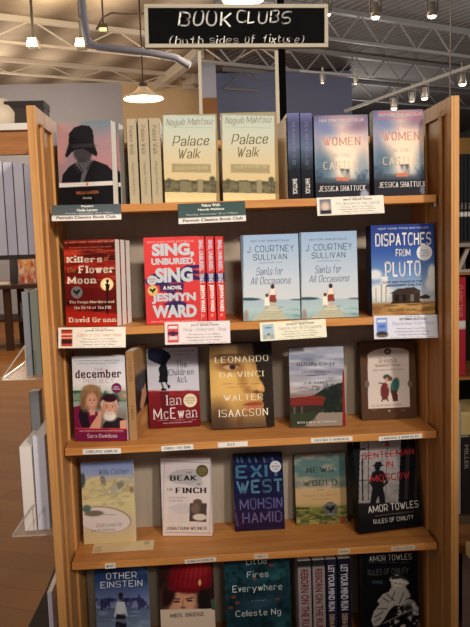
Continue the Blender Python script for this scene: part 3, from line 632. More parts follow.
face_book('white and maroon memoir with a smiling woman beside a bearded man', 3, C1, (103, 125), (361, 120), (364, 515), (117, 520), art_december,
    [('title_lettering', 'THE', 210, 260, 177, 192, (160, 120, 140), 'plain', .08), ('title_lettering', 'december', 120, 344, 186, 224, (96, 26, 56), 'serif', .2), ('title_lettering', 'PROJECT', 160, 306, 228, 248, (150, 120, 140), 'plain', .08), ('banner_lettering', 'An extraordinary rabbi and a skeptical seeker', 116, 340, 140, 147, (90, 90, 120)),
     ('banner_lettering', 'confront lifes greatest mystery', 128, 330, 152, 159, (90, 90, 120)), ('author_lettering', 'Sara Davidson', 176, 318, 482, 502, (236, 214, 214), 'serif', .14), ('banner_lettering', 'author of leap and the new york times bestseller loose change', 140, 344, 466, 473, (230, 200, 200))],
    Y=(.150, .132), lean=4, T=.022, spine=(30, 14, 24), back=(220, 214, 210), seals=[(318, 270, 24, (112, 24, 84), [('NEW', 306, 330, 262, 268, WH), ('PREFACE', 300, 336, 272, 278, WH)])])
C2 = Zm(130, 330, 210, 386)
def art_tan(A):
    A.vgrad((0, (168, 128, 84)), (30, (150, 116, 80)), (100, (176, 128, 80))); A.rect(0, 28, 100, 70, (44, 36, 38)); A.poly([(30, 66), (50, 50), (80, 46), (86, 60), (50, 72)], (196, 150, 116)); A.rect(0, 70, 100, 100, (172, 122, 74)); A.ell(60, 84, 30, 6, (196, 150, 96), .5)
sp = spine_book('tan book turned sideways between the memoir and the umbrella cover', 3, 129.4, 137.8, 351.5, .137, (166, 126, 86), [('spine_lettering', 'LITERATURE', .25, .75, .08, .34, (110, 80, 56), 'serif', .12), ('spine_lettering', 'A NOVEL', .3, .7, .6, .78, (110, 80, 56), 'serif', .12)], W=.125, rz=80, front=art_tan, back=(150, 110, 70))
def umbrella(): pass
def art_mcewan(A):
    A.vgrad((80, (176, 180, 196)), (290, (200, 198, 208)), (293, (128, 36, 40)), (380, (112, 26, 32)), (470, (98, 22, 28)))
    A.cloud(40, 8, (176, 60, 60), .4, .8, .5, 90, 286, 312); nv = (34, 38, 66)
    A.poly([(94, 120), (96, 96), (120, 84), (160, 88), (196, 108), (208, 128), (190, 150), (180, 172), (150, 164), (124, 156), (96, 140)], nv)
    A.line(150, 160, 168, 190, 3, (20, 20, 26)); k = (20, 20, 28)
    A.ell(170, 160, 9, 11, k, .2); A.poly([(146, 182), (158, 166), (184, 168), (190, 196), (188, 250), (144, 252), (148, 214)], k); A.line(156, 250, 166, 280, 7, k); A.line(178, 250, 194, 272, 6, k); A.poly([(154, 280), (178, 280), (182, 290), (156, 290)], k); A.poly([(186, 262), (200, 264), (196, 282), (186, 276)], k)
    A.poly([(146, 296), (194, 296), (190, 440), (160, 440)], (76, 18, 26), .5); A.rect(120, 430, 320, 432, (206, 150, 150), .7)
face_book('grey and dark red novel with a figure walking under an umbrella', 3, C2, (88, 92), (338, 80), (342, 462), (95, 470), art_mcewan,
    [('title_lettering', 'The', 232, 282, 148, 180, (70, 56, 76), 'serif', .12), ('title_lettering', 'Children', 192, 316, 184, 216, (70, 56, 76), 'serif', .12), ('title_lettering', 'Act', 232, 280, 222, 252, (70, 56, 76), 'serif', .12), ('author_lettering', 'Ian', 176, 254, 310, 360, (220, 204, 206), 'serif', .13), ('author_lettering', 'McEwan', 112, 328, 370, 424, (220, 204, 206), 'serif', .13),
     ('banner_lettering', 'NOW A MAJOR MOTION PICTURE', 204, 320, 98, 106, (90, 80, 100)), ('banner_lettering', 'bestseller', 226, 300, 112, 119, (90, 80, 100)), ('banner_lettering', 'author of the bestseller atonement', 160, 300, 438, 446, (206, 170, 170))],
    Y=(.232, .236), lean=5, T=.02, spine=(70, 20, 26), seals=[(294, 338, 33, (222, 208, 176), [('NATIONAL', 272, 318, 322, 330, (110, 90, 70)), ('BESTSELLER', 268, 320, 334, 342, (110, 90, 70)), ('NOVEL', 280, 308, 346, 354, (110, 90, 70))])])
C3 = Zm(200, 330, 290, 434)
def art_portrait(A):
    A.vgrad((55, (52, 40, 34)), (110, (96, 72, 46)), (200, (186, 146, 82)), (300, (190, 146, 80)), (400, (150, 112, 66)), (470, (84, 66, 54)))
    A.ell(140, 250, 100, 120, (220, 178, 104), 1.2, 0, .8)
    A.poly([(262, 60), (360, 55), (362, 470), (322, 470), (314, 400), (304, 380), (312, 362), (306, 342), (298, 322), (300, 306), (318, 292), (314, 272), (296, 240), (284, 200), (276, 150)], (30, 25, 26), .9)
    A.ell(250, 235, 30, 90, (208, 164, 96), 1.0, -.2, .7); A.ell(208, 220, 22, 60, (150, 104, 58), 1.0, -.15, .6)
    A.ell(148, 172, 58, 28, (120, 78, 48), .9, 0, .8); A.ell(154, 178, 34, 13, (196, 160, 120), .5); A.ell(164, 178, 15, 11, (50, 32, 28), .5); A.line(116, 168, 196, 166, 5, (52, 32, 26), .9); A.ell(140, 126, 70, 12, (70, 46, 32), .9, -.08, .8); A.ell(250, 130, 40, 14, (80, 54, 38), 1, -.2, .6)
    A.ell(284, 298, 26, 10, (104, 58, 36), .8, .1, .9); A.ell(236, 290, 20, 16, (150, 100, 58), .9, 0, .7); A.ell(296, 270, 14, 24, (226, 178, 110), .9, 0, .7)
    A.ell(262, 352, 46, 9, (150, 66, 50), .6, -.06, .9); A.line(214, 358, 304, 358, 3, (92, 44, 36), .8); A.ell(262, 370, 40, 9, (186, 104, 74), .7); A.ell(262, 394, 40, 8, (120, 80, 50), 1, 0, .6)
    A.ell(84, 440, 60, 90, (60, 44, 36), 1, .1, .7); A.ell(190, 450, 18, 50, (96, 62, 46), 1, .2, .6)
    A.rect(108, 256, 300, 258, (120, 84, 44), .8)
face_book('thick biography whose cover is a golden close-up of a painted face', 3, C3, (50, 72), (358, 56), (360, 464), (58, 470), art_portrait,
    [('title_lettering', 'LEONARDO', 76, 340, 124, 154, (226, 214, 190), 'serif', .12), ('title_lettering', 'DA VINCI', 96, 316, 198, 226, (236, 220, 186), 'serif', .12), ('author_lettering', 'WALTER', 114, 310, 306, 336, (236, 224, 200), 'serif', .11), ('author_lettering', 'ISAACSON', 90, 332, 376, 412, (240, 230, 210), 'serif', .11), ('subtitle_lettering', 'author of steve jobs', 140, 250, 268, 276, (110, 80, 50), 'serif', .1)],
    Y=(.185, .185), lean=6, T=.05, spine=(30, 24, 22), back=(30, 24, 22), hard=True)
C4 = Zm(275, 330, 365, 434)
def art_elegy(A):
    A.vgrad((85, (150, 156, 178)), (160, (128, 134, 156)), (230, (156, 154, 166)), (300, (178, 164, 158)), (325, (110, 84, 70)), (400, (64, 68, 50)), (470, (84, 76, 66)))
    A.cloud(110, 26, (196, 196, 206), .45, .8, .8, 101, 85, 320); A.cloud(90, 20, (92, 98, 120), .5, .9, .7, 104, 120, 320)
    A.poly([(170, 330), (230, 290), (300, 262), (325, 258), (330, 410), (240, 400)], (34, 42, 38)); A.cloud(16, 16, (60, 66, 50), .5, .8, .7, 107, 270, 400, 180)
    A.poly([(74, 326), (176, 318), (243, 328), (230, 368), (76, 366)], (122, 44, 38)); A.rect(76, 366, 226, 410, (50, 44, 40)); A.rect(76, 364, 230, 369, (90, 40, 36)); A.poly([(78, 408), (200, 396), (190, 440), (150, 470), (78, 470)], (52, 58, 42)); A.poly([(214, 402), (330, 404), (332, 470), (140, 470), (190, 432)], (140, 128, 116)); A.rect(90, 372, 100, 408, (96, 84, 76)); A.rect(126, 372, 134, 406, (96, 84, 76)); A.line(76, 326, 176, 319, 3, (150, 140, 140)); A.line(76, 336, 238, 340, 2, (96, 34, 32)); A.line(76, 350, 234, 354, 2, (96, 34, 32)); A.cloud(12, 20, (30, 36, 32), .4, .7, .8, 113, 262, 404, 236); A.cloud(14, 10, (50, 66, 40), .5, .8, .7, 109, 400, 470, 0, 200)
    A.rect(326, 200, 350, 480, (130, 34, 40))
face_book('memoir with a red-roofed barn below a stormy sky', 3, C4, (70, 86), (330, 80), (341, 470), (78, 474), art_elegy,
    [('title_lettering', 'Hillbilly Elegy', 108, 292, 153, 178, (34, 32, 50), 'slab', .16), ('subtitle_lettering', 'A Memoir of a Family and', 132, 270, 200, 208, (40, 40, 60), 'serif', .14), ('subtitle_lettering', 'Culture in Crisis', 154, 250, 214, 222, (40, 40, 60), 'serif', .14), ('author_lettering', 'J. D. VANCE', 140, 258, 250, 262, (40, 40, 60), 'serif', .14), ('banner_lettering', 'WITH A NEW AFTERWORD', 106, 300, 444, 454, (214, 206, 196), 'serif', .16)],
    Y=(.176, .170), lean=5, T=.03, spine=(96, 84, 74), back=(70, 60, 56), hard=True)
C5 = Zm(350, 330, 470, 470)
def art_grimm(A):
    A.vgrad((40, (92, 66, 50)), (360, (84, 58, 44))); w = (216, 202, 194)
    A.rect(72, 90, 236, 306, w); A.ell(154, 96, 84, 26, w, .08); A.rect(72, 98, 236, 306, w)
    A.ell(152, 84, 14, 12, (60, 50, 46), .2); A.ell(152, 84, 8, 6, (170, 150, 130), .3); A.ell(68, 208, 9, 14, (110, 100, 90), .3); A.ell(238, 216, 9, 14, (110, 100, 90), .3)
    # two small storybook figures: a seated one in dark red and one in green bending over
    A.ell(138, 240, 17, 34, (116, 52, 52), .2); A.ell(146, 184, 14, 10, (60, 84, 70), .3); A.ell(148, 196, 8, 9, (206, 160, 136), .3); A.line(116, 206, 132, 210, 4, (70, 50, 44)); A.line(130, 268, 126, 278, 5, (40, 30, 30)); A.line(146, 268, 150, 278, 5, (40, 30, 30))
    A.ell(178, 222, 17, 34, (60, 110, 104), .2, .25); A.ell(160, 192, 9, 9, (120, 66, 44), .3); A.poly([(160, 236), (186, 240), (190, 282), (170, 282)], (88, 52, 44)); A.line(160, 210, 148, 224, 4, (206, 160, 136))
    A.ell(208, 318, 10, 5, (110, 84, 68), .4); A.ell(96, 310, 10, 5, (110, 84, 68), .4); A.ell(154, 318, 4, 3, (190, 170, 150), .4)
face_book('brown storybook with an arched white panel showing two small figures', 3, C5, (40, 42), (261, 48), (262, 350), (48, 349), art_grimm,
    [('title_lettering', "Grimm's", 116, 186, 108, 128, (120, 84, 76), 'serif', .12), ('title_lettering', 'Household Stories', 100, 202, 130, 143, (120, 84, 76), 'serif', .12), ('subtitle_lettering', 'Illustrated by Robert Anning', 92, 212, 152, 160, (120, 84, 76), 'script', .1), ('author_lettering', 'by the Brothers Grimm', 84, 206, 291, 300, (110, 84, 76), 'serif', .12)],
    Y=(.215, .215), lean=5, T=.03, spine=(70, 48, 36), hard=True)

# ================================================================= row 4
D1 = Zm(60, 440, 160, 470)
def art_cather(A):
    A.vgrad((100, (120, 138, 186)), (160, (140, 152, 188)), (190, (196, 186, 158)), (260, (184, 176, 150)), (320, (206, 190, 140)), (400, (196, 176, 150)), (490, (206, 180, 130)))
    A.poly([(108, 218), (150, 180), (196, 168), (232, 200), (262, 186), (300, 184), (352, 210), (354, 320), (110, 320)], (206, 190, 142))
    A.ell(212, 192, 12, 24, (84, 84, 96), .5, -.3, .7); A.ell(290, 214, 16, 26, (96, 104, 104), .5, .8, .7); A.ell(262, 220, 10, 30, (120, 124, 110), .5, .3, .6); A.cloud(40, 16, (150, 150, 130), .5, .9, .7, 121, 210, 300); A.ell(345, 238, 10, 16, (150, 116, 90), .5)
    A.ell(210, 376, 130, 62, (150, 128, 110), .04, .15); A.ell(208, 378, 126, 58, (212, 200, 196), .05, .15); A.ell(164, 346, 44, 14, (112, 104, 88), .4); A.ell(130, 322, 20, 18, (84, 104, 92), .4); A.line(180, 350, 266, 356, 3, (140, 130, 130)); A.ell(112, 190, 16, 36, (56, 70, 80), .3, .1, .9); A.cloud(18, 9, (170, 156, 118), .5, .8, .9, 125, 180, 316); A.line(118, 300, 352, 286, 5, (216, 204, 162), .8); A.line(200, 210, 238, 262, 5, (150, 146, 130), .8); A.line(238, 262, 300, 250, 4, (150, 146, 130), .7); A.ell(330, 200, 24, 10, (180, 170, 150), .6); A.poly([(236, 236), (266, 198), (286, 240), (262, 262)], (176, 172, 154), .8)
face_book('pastel desert landscape paperback leaning behind the paper slip', 4, D1, (108, 106), (355, 98), (358, 491), (113, 491), art_cather,
    [('author_lettering', 'Willa Cather', 194, 334, 134, 162, (60, 60, 84), 'script', .08), ('title_lettering', 'Death Comes for', 172, 296, 392, 412, (110, 90, 90), 'script', .08), ('title_lettering', 'the Archbishop', 148, 262, 418, 436, (110, 90, 90), 'script', .08)],
    Y=(.196, .196), lean=5, T=.016, spine=(70, 76, 96), back=(190, 180, 160))
D2 = Zm(145, 430, 235, 434)
def art_beak(A):
    A.vgrad((128, (206, 198, 202)), (500, (214, 194, 186))); b = (110, 96, 100)
    A.rect(78, 152, 318, 154.5, b, .9); A.rect(96, 494-8, 316, 488.5, b, .9); 
    A.rect(84, 152, 86.5, 490, b, .5); A.rect(310, 150, 312.5, 490, b, .5)
    A.ell(190, 222, 84, 36, (176, 172, 176), .1, -.12); A.poly([(92, 232), (150, 190), (150, 246)], (176, 172, 176)); A.ell(216, 240, 60, 26, (162, 160, 164), .3, .2, .6); A.line(176, 270, 180, 296, 4, (170, 166, 170))
    A.poly([(102, 370), (160, 350), (212, 352), (212, 398), (160, 400)], (190, 182, 182)); A.line(176, 398, 176, 468, 5, (196, 188, 188)); A.rect(106, 318, 206, 350, (200, 188, 186), .6); A.rect(106, 376, 200, 440, (200, 186, 180), .5)
    A.rect(212, 346, 294, 434, (74, 62, 58)); A.ell(250, 342, 22, 16, (96, 76, 64), .3); A.ell(262, 412, 34, 16, (206, 192, 176), .3); A.ell(240, 372, 22, 24, (112, 92, 80), .5)
face_book('pale book with bird beak drawings and an olive round seal', 4, D2, (65, 141), (303, 129), (324, 500), (86, 503), art_beak,
    [('title_lettering', 'THE', 190, 220, 199, 207, (70, 56, 60), 'serif', .14), ('title_lettering', 'BEAK', 112, 244, 216, 242, (46, 34, 40), 'serif', .22), ('title_lettering', 'OF', 246, 264, 250, 262, (70, 56, 60), 'serif', .14), ('title_lettering', 'THE', 100, 130, 280, 290, (70, 56, 60), 'serif', .14), ('title_lettering', 'FINCH', 140, 292, 272, 300, (46, 34, 40), 'serif', .22),
     ('subtitle_lettering', 'A story of evolution', 108, 190, 318, 326, (130, 110, 110), 'serif', .1), ('subtitle_lettering', 'in our time', 112, 176, 332, 340, (130, 110, 110), 'serif', .1), ('author_lettering', 'JONATHAN WEINER', 102, 298, 458, 474, (80, 62, 62), 'serif', .16)],
    Y=(.222, .205), lean=4, T=.03, spine=(190, 180, 176), back=(180, 176, 190), seals=[(268, 192, 29, (92, 82, 50), [('WINNER', 248, 288, 178, 186, (160, 146, 96)), ('PULITZER', 246, 290, 190, 198, (160, 146, 96)), ('PRIZE', 254, 282, 202, 209, (160, 146, 96))])])
D3 = Zm(220, 430, 300, 386)
def art_exit(A):
    A.vgrad((110, (22, 26, 58)), (300, (26, 26, 60)), (400, (40, 22, 52)), (485, (44, 20, 40)))
    A.cloud(10, 60, (20, 24, 56), .4, .8, .6, 131); A.cloud(60, 14, (44, 60, 110), .5, .9, .5, 133)
    for x in (84, 104, 140, 170, 210, 250): A.line(x, 134, x+6, 154, 9, (84, 128, 160), .7)
    A.line(66, 340, 72, 380, 8, (96, 96, 140), .8); A.line(76, 400, 86, 460, 8, (110, 84, 120), .6)
bl = (66, 112, 142); bl2 = (92, 90, 136)
face_book('navy novel with huge hand-cut blue letters and a white seal', 4, D3, (65, 124), (298, 112), (314, 479), (75, 487), art_exit,
    [('title_lettering', 'EXIT', 78, 292, 166, 230, bl, 'plain', .2), ('title_lettering', 'WEST', 80, 298, 238, 304, (80, 120, 146), 'plain', .2), ('author_lettering', 'MOHSIN', 96, 300, 326, 382, bl2, 'plain', .16), ('author_lettering', 'HAMID', 108, 300, 392, 448, (96, 82, 120), 'plain', .16)],
    Y=(.224, .224), lean=5, T=.022, spine=(26, 26, 50), back=(26, 26, 50), hard=True, seals=[(266, 176, 27, (206, 206, 214), [('A', 260, 272, 158, 164, (80, 80, 100)), ('READERS', 248, 286, 170, 180, (60, 60, 84)), ('CHOICE', 252, 280, 186, 193, (80, 80, 100))])])
D4 = Zm(280, 430, 360, 386)
def art_news(A):
    A.vgrad((115, (92, 120, 118)), (200, (86, 116, 116)), (270, (124, 124, 108)), (285, (190, 160, 116)), (350, (184, 152, 108)), (368, (150, 140, 84)), (378, (104, 106, 54)), (460, (124, 116, 66)))
    A.cloud(60, 26, (190, 172, 146), .45, .8, .8, 141, 115, 285); A.cloud(90, 30, (84, 116, 120), .5, .9, .8, 143, 150, 280); A.cloud(26, 10, (60, 66, 34), .4, .7, .9, 146, 366, 460); A.cloud(30, 8, (176, 160, 90), .55, .8, .8, 149, 380, 460)
    for k in range(6): A.ell(86+k*10, 374, 5, 4, (60, 44, 34), .4)
    A.rect(290, 420, 316, 444, (150, 60, 50))
face_book('green prairie paperback with a cloudy teal sky and grey medal', 4, D4, (65, 122), (320, 117), (325, 447), (80, 455), art_news,
    [('title_lettering', 'NEWS', 124, 262, 178, 204, (54, 60, 64), 'serif', .13), ('title_lettering', 'OF THE', 168, 214, 216, 224, (70, 72, 70), 'serif', .12), ('title_lettering', 'WORLD', 108, 278, 240, 268, (84, 74, 66), 'serif', .13), ('subtitle_lettering', 'a novel', 176, 214, 282, 290, (120, 96, 76), 'serif', .1), ('author_lettering', 'PAULETTE JILES', 110, 276, 308, 318, (176, 130, 96), 'serif', .12), ('banner_lettering', 'author of enemy women', 150, 240, 330, 337, (160, 120, 90))],
    Y=(.244, .244), lean=5, T=.018, spine=(50, 50, 44), seals=[(244, 381, 35, (84, 84, 80), [('NATIONAL BOOK', 222, 266, 354, 359, (190, 186, 176)), ('FINALIST', 228, 260, 402, 407, (190, 186, 176))], 'medal_sticker')])
seal_leaf(ALLB[-1], (16, 16, 16))
D5 = Zm(340, 430, 470, 470)
def art_moscow(A):
    A.vgrad((0, (184, 178, 178)), (120, (160, 154, 156)), (260, (140, 132, 130)), (262, (30, 28, 30)), (360, (22, 20, 22))); k = (22, 20, 24)
    A.rect(40, -10, 66, 260, k); A.poly([(206, -10), (320, -10), (320, 262), (206, 262)], k); A.rect(226, 0, 240, 250, (60, 56, 58), .8); A.rect(262, 0, 272, 250, (50, 46, 48), .8)
    A.line(92, 0, 100, 250, 3, (60, 58, 60)); A.line(160, 0, 160, 250, 3, (84, 80, 82), .7); A.line(66, 90, 206, 84, 3, (70, 66, 68), .8); A.line(66, 180, 110, 178, 3, (60, 56, 60)); A.cloud(20, 20, (90, 86, 90), .5, .9, .5, 151, -10, 260, 66, 206)
    A.line(62, 66, 84, 66, 6, (60, 50, 56)); A.line(74, 104, 80, 250, 5, k)
    # man in hat and coat seen from behind
    A.ell(128, 133, 10, 12, k, .2); A.ell(130, 127, 19, 4.5, k, .3); A.poly([(118, 124), (120, 114), (140, 114), (142, 124)], k); A.poly([(110, 152), (128, 142), (146, 146), (158, 160), (168, 190), (150, 206), (154, 226), (110, 226), (112, 204), (100, 188)], k); A.ell(154, 186, 3, 6, (130, 126, 128), .4); A.poly([(110, 222), (154, 222), (160, 262), (140, 262), (134, 234), (126, 262), (106, 262)], k)
    A.ell(120, 340, 200, 30, (16, 14, 16), 1)
mr = (176, 46, 50)
face_book('black novel with a man in a hat at a tall window', 4, D5, (36, 14), (248, 2), (301, 344), (75, 372), art_moscow,
    [('title_lettering', 'A', 148, 166, 36, 62, mr, 'plain', .17), ('title_lettering', 'GENTLEMAN', 72, 254, 74, 98, mr, 'plain', .17), ('title_lettering', 'IN', 156, 182, 112, 134, mr, 'plain', .17), ('title_lettering', 'MOSCOW', 104, 244, 156, 182, mr, 'plain', .17), ('author_lettering', 'AMOR TOWLES', 98, 280, 262, 288, (222, 216, 210), 'plain', .13),
     ('banner_lettering', 'new york times bestselling author of', 124, 264, 296, 304, (110, 104, 100)), ('author_lettering', 'RULES OF CIVILITY', 118, 264, 312, 328, (200, 196, 190), 'plain', .15)],
    Y=(.150, .178), lean=12, T=.04, spine=(18, 17, 20), hard=True)

# ================================================================= row 5 (cut off by the picture's lower edge)
E1 = Zm(70, 540, 240, 470)
def art_einstein(A):
    A.vgrad((60, (30, 44, 84)), (110, (46, 66, 110)), (150, (92, 108, 156)), (185, (130, 136, 176)), (190, (84, 98, 130)), (240, (112, 132, 160)), (330, (84, 100, 120)), (420, (50, 60, 80)))
    A.cloud(14, 16, (40, 42, 80), .35, .6, .9, 161, 160, 190); A.line(88, 165, 88, 190, 6, (44, 44, 84)); A.line(108, 158, 108, 190, 4, (44, 44, 84)); A.line(192, 154, 192, 190, 6, (54, 54, 94)); A.ell(180, 80, 40, 10, (110, 150, 160), .2, .3, .5); A.ell(184, 84, 36, 8, (46, 66, 110), .3, .3, .8)
    A.ell(141, 158, 6, 8, (60, 44, 42), .3); A.ell(141, 151, 7, 6, (44, 30, 30), .3); A.poly([(132, 170), (150, 170), (154, 206), (128, 206)], (200, 206, 212)); A.line(131, 174, 124, 210, 5, (190, 196, 204)); A.line(150, 174, 157, 208, 5, (190, 196, 204)); A.poly([(129, 204), (153, 204), (164, 300), (118, 300)], (32, 32, 46)); A.cloud(30, 6, (150, 170, 190), .55, .8, .6, 165, 195, 300)
face_book('blue novel with a woman in a white blouse by the water', 5, E1, (65, 50), (216, 44), (224, 300), (77, 306), art_einstein,
    [('title_lettering', 'THE', 120, 160, 62, 74, (222, 226, 232), 'plain', .11), ('title_lettering', 'OTHER', 100, 186, 89, 107, (222, 226, 232), 'plain', .12), ('title_lettering', 'EINSTEIN', 84, 202, 112, 130, (222, 226, 232), 'plain', .12), ('banner_lettering', 'historical fiction of', 80, 122, 210, 214, (60, 70, 90)), ('banner_lettering', 'the first rank', 80, 118, 220, 224, (60, 70, 90))],
    Y=(.185, .185), lean=4, T=.022, spine=(24, 28, 46))
def art_bridge(A):
    A.vgrad((50, (48, 28, 26)), (195, (40, 24, 24))); 
    A.ell(300, 168, 50, 52, (120, 78, 60), .5, .2); A.ell(306, 170, 44, 48, (190, 136, 108), .5, .2); A.ell(322, 186, 26, 28, (206, 154, 124), .9, 0, .7)
    A.ell(272, 150, 18, 44, (38, 22, 22), .5, .25); A.poly([(262, 120), (290, 128), (340, 138), (352, 150), (300, 146), (268, 150)], (54, 30, 28), .8)
    A.ell(330, 104, 60, 46, (92, 16, 24), .2, -.12); A.ell(336, 100, 54, 38, (140, 26, 34), .9, -.12); A.ell(350, 88, 30, 18, (164, 44, 48), 1, -.3, .8)
    for k in range(7): A.line(280+k*14, 132-k*2, 296+k*12, 66, 2.5, (96, 14, 22), .8)
    A.poly([(270, 124), (300, 136), (350, 140), (392, 120), (392, 132), (350, 150), (298, 146), (270, 136)], (104, 18, 26)); A.ell(358, 120, 4, 9, (214, 180, 120), .4)
    A.line(284, 164, 302, 166, 3.5, (60, 36, 30)); A.line(320, 166, 340, 162, 3.5, (60, 36, 30)); A.ell(294, 173, 9, 3, (70, 42, 36), .5); A.ell(330, 171, 9, 3, (70, 42, 36), .5); A.line(312, 168, 310, 186, 4, (160, 110, 86)); A.ell(312, 190, 8, 3.5, (130, 84, 66), .5)
    A.ell(368, 168, 16, 30, (30, 22, 22), .5); A.rect(230, 195, 410, 310, (206, 186, 166)); A.poly([(388, 170), (400, 166), (404, 200), (392, 198)], (60, 84, 60))
face_book('novel with a woman in a crimson hat above a cream title band', 5, E1, (242, 52), (394, 46), (404, 296), (254, 302), art_bridge,
    [('title_lettering', 'MRS. BRIDGE', 276, 372, 205, 217, (70, 46, 42), 'serif', .16)], Y=(.185, .185), lean=4, T=.02, spine=(50, 30, 30))
E3 = Zm(210, 530, 350, 470)
def art_fires(A):
    A.vgrad((50, (20, 44, 52)), (160, (30, 66, 78)), (300, (22, 48, 60)), (400, (18, 36, 46)))
    A.cloud(60, 40, (44, 96, 100), .45, .75, .7, 181); A.poly([(60, 230), (110, 180), (180, 200), (262, 150), (262, 220), (170, 290), (60, 290)], (24, 44, 54), .7); A.cloud(20, 16, (16, 34, 36), .5, .75, .8, 183)
    for x, y in ((80, 226), (92, 246), (70, 262), (150, 166), (226, 236), (205, 120)): A.ell(x, y, 8, 5, (150, 60, 44), .8, 0, .8)
    A.ell(170, 252, 60, 20, (50, 80, 96), 1, -.3, .6)
tw = (206, 216, 214)
face_book('dark teal night suburb novel with rounded white title', 5, E3, (47, 62), (264, 55), (276, 390), (58, 398), art_fires,
    [('title_lettering', 'Little', 122, 190, 96, 116, tw, 'plain', .12), ('title_lettering', 'Fires', 124, 196, 138, 160, tw, 'plain', .12), ('title_lettering', 'Everywhere', 76, 242, 184, 214, tw, 'plain', .12), ('author_lettering', 'Celeste Ng', 86, 238, 270, 298, tw, 'plain', .12), ('subtitle_lettering', 'a novel', 138, 184, 236, 243, (120, 160, 160), 'plain', .1)],
    Y=(.165, .165), lean=4, T=.026, spine=(20, 26, 34), hard=True)
for i, (a, b, c, cc, tt, st) in enumerate(((300, 345, (150, 138, 138), (112, 30, 36), 'REBORN ON THE RUN', 'white running book spine nearest the teal novel'), (349, 391, (150, 138, 138), (112, 30, 36), 'REBORN ON THE RUN', 'white running book spine next to the dark blue spines'),
        (393, 430, (40, 38, 58), (206, 204, 214), 'LET YOUR MIND RUN', 'dark blue running book spine beside the white spines'), (433, 476, (32, 28, 46), (206, 204, 214), 'LET YOUR MIND RUN', 'dark blue running book spine, right end of the upright four'))):
    def asp(A, c=c, i=i):
        A.vgrad((0, c), (100, c))
        if i < 2: A.rect(-5, -2, 105, 7, (40, 40, 44))
        else: A.rect(0, 0, 14, 100, (24, 22, 34), .8)
    tx = [('spine_lettering', tt, .22, .78, .10 if i < 2 else .07, .82 if i < 2 else .60, cc, 'sans', .02)]
    if i > 1: tx.append(('spine_lettering', 'DEENA KASTOR', .28, .72, .64, .92, (190, 160, 140), 'sans', .02))
    spine_book(st, 5, 210+a/E3.s, 210+b/E3.s, 0, .150, c, tx, W=.13, H=.232, artfn=asp, back=c, front=c, group='white running memoirs' if i < 2 else 'dark running memoirs')
E5 = Zm(330, 530, 470, 470)
def art_rules(A):
    A.vgrad((30, (18, 17, 20)), (400, (14, 13, 16))); A.rect(80, 30, 106, 420, (30, 28, 32)); g = (168, 162, 156); d = (44, 42, 44)
    A.poly([(200, 160), (222, 148), (250, 156), (262, 176), (252, 190), (262, 204), (270, 222), (252, 230), (240, 250), (214, 252), (196, 270), (182, 296), (164, 318), (146, 320), (138, 300), (146, 272), (166, 246), (158, 236), (176, 214), (196, 206), (206, 190)], g)
    A.ell(226, 176, 17, 20, (196, 188, 180), .3); A.poly([(198, 170), (210, 152), (242, 150), (262, 164), (266, 172), (236, 162), (212, 164)], d); A.line(200, 166, 262, 178, 4, (206, 200, 192)); A.ell(220, 178, 4, 2, d, .4); A.ell(234, 180, 4, 2, d, .4); A.line(222, 192, 232, 193, 2, d)
    for p in ((176, 226, 214, 250), (190, 214, 220, 240), (160, 262, 190, 262), (150, 290, 178, 272), (216, 206, 204, 240), (246, 210, 232, 244), (150, 306, 170, 292)): A.line(*p, 3.5, (70, 68, 70))
    A.ell(262, 244, 20, 14, g, .4); A.ell(270, 262, 24, 26, (130, 126, 122), .3); A.ell(262, 270, 18, 20, d, .5); A.ell(228, 296, 38, 26, (12, 12, 14), .4); A.cloud(10, 10, (190, 184, 178), .58, .72, .9, 191, 236, 330, 200, 300); A.line(180, 310, 280, 262, 4, (150, 146, 142), .8); A.rect(140, 168, 176, 178, (44, 64, 76)); A.line(126, 108, 270, 110, 1.5, (80, 76, 76))
face_book('black paperback with a grey vintage figure, bottom right corner', 5, E5, (98, 72), (290, 64), (300, 350), (108, 362), art_rules,
    [('author_lettering', 'AMOR TOWLES', 130, 272, 82, 102, (176, 172, 168), 'plain', .13), ('title_lettering', 'RULES OF CIVILITY', 126, 262, 128, 148, (96, 94, 94), 'plain', .12)], Y=(.165, .165), lean=4, T=.03, spine=(18, 17, 20))

# ================================================================= cards on the shelf edges
def art_green(A):
    A.vgrad((320, (78, 90, 88)), (366, (86, 98, 96))); 
gl = lambda A, f, top, mid, bot: A.vgrad((top, (74, 86, 86)), (mid-1, (92, 104, 102)), (mid, (226, 220, 214)), (bot, (226, 220, 214)))
Yc = FRONT-.0012
sheet('shelf_card', 'dark green club card under the cloche hat cover', 'card', A1, (190, 378), (440, 375), (440, 429), (187, 438), Yc, Yc-.008, lambda A: A.vgrad((370, (78, 88, 92)), (414, (92, 100, 104)), (416, (228, 222, 216)), (440, (228, 222, 216))),
    [('Passing', 296, 340, 379, 388, WH, 'sans', .02), ('Nella Larsen', 280, 354, 392, 401, WH, 'sans', .02), ('Monday, September 18 at 7:00pm', 238, 410, 405, 411, (200, 204, 204)), ('Penguin Classics Book Club', 206, 420, 417, 430, (70, 50, 54), 'sans', .02)], 'green club cards')
sheet('shelf_card', 'dark green club card under the palace covers', 'card', A3, (88, 325), (300, 316), (300, 378), (90, 389), Yc, Yc-.008, lambda A: A.vgrad((315, (66, 84, 82)), (364, (72, 90, 88)), (366, (228, 222, 216)), (390, (228, 222, 216))),
    [('Palace Walk', 164, 222, 324, 333, WH, 'sans', .02), ('Naguib Mahfouz', 152, 234, 338, 347, WH, 'sans', .02), ('Monday, November 20 at 7:00pm', 114, 276, 354, 360, (200, 204, 204)), ('Penguin Classics Book Club', 102, 290, 369, 381, (70, 50, 54), 'sans', .02)], 'green club cards')
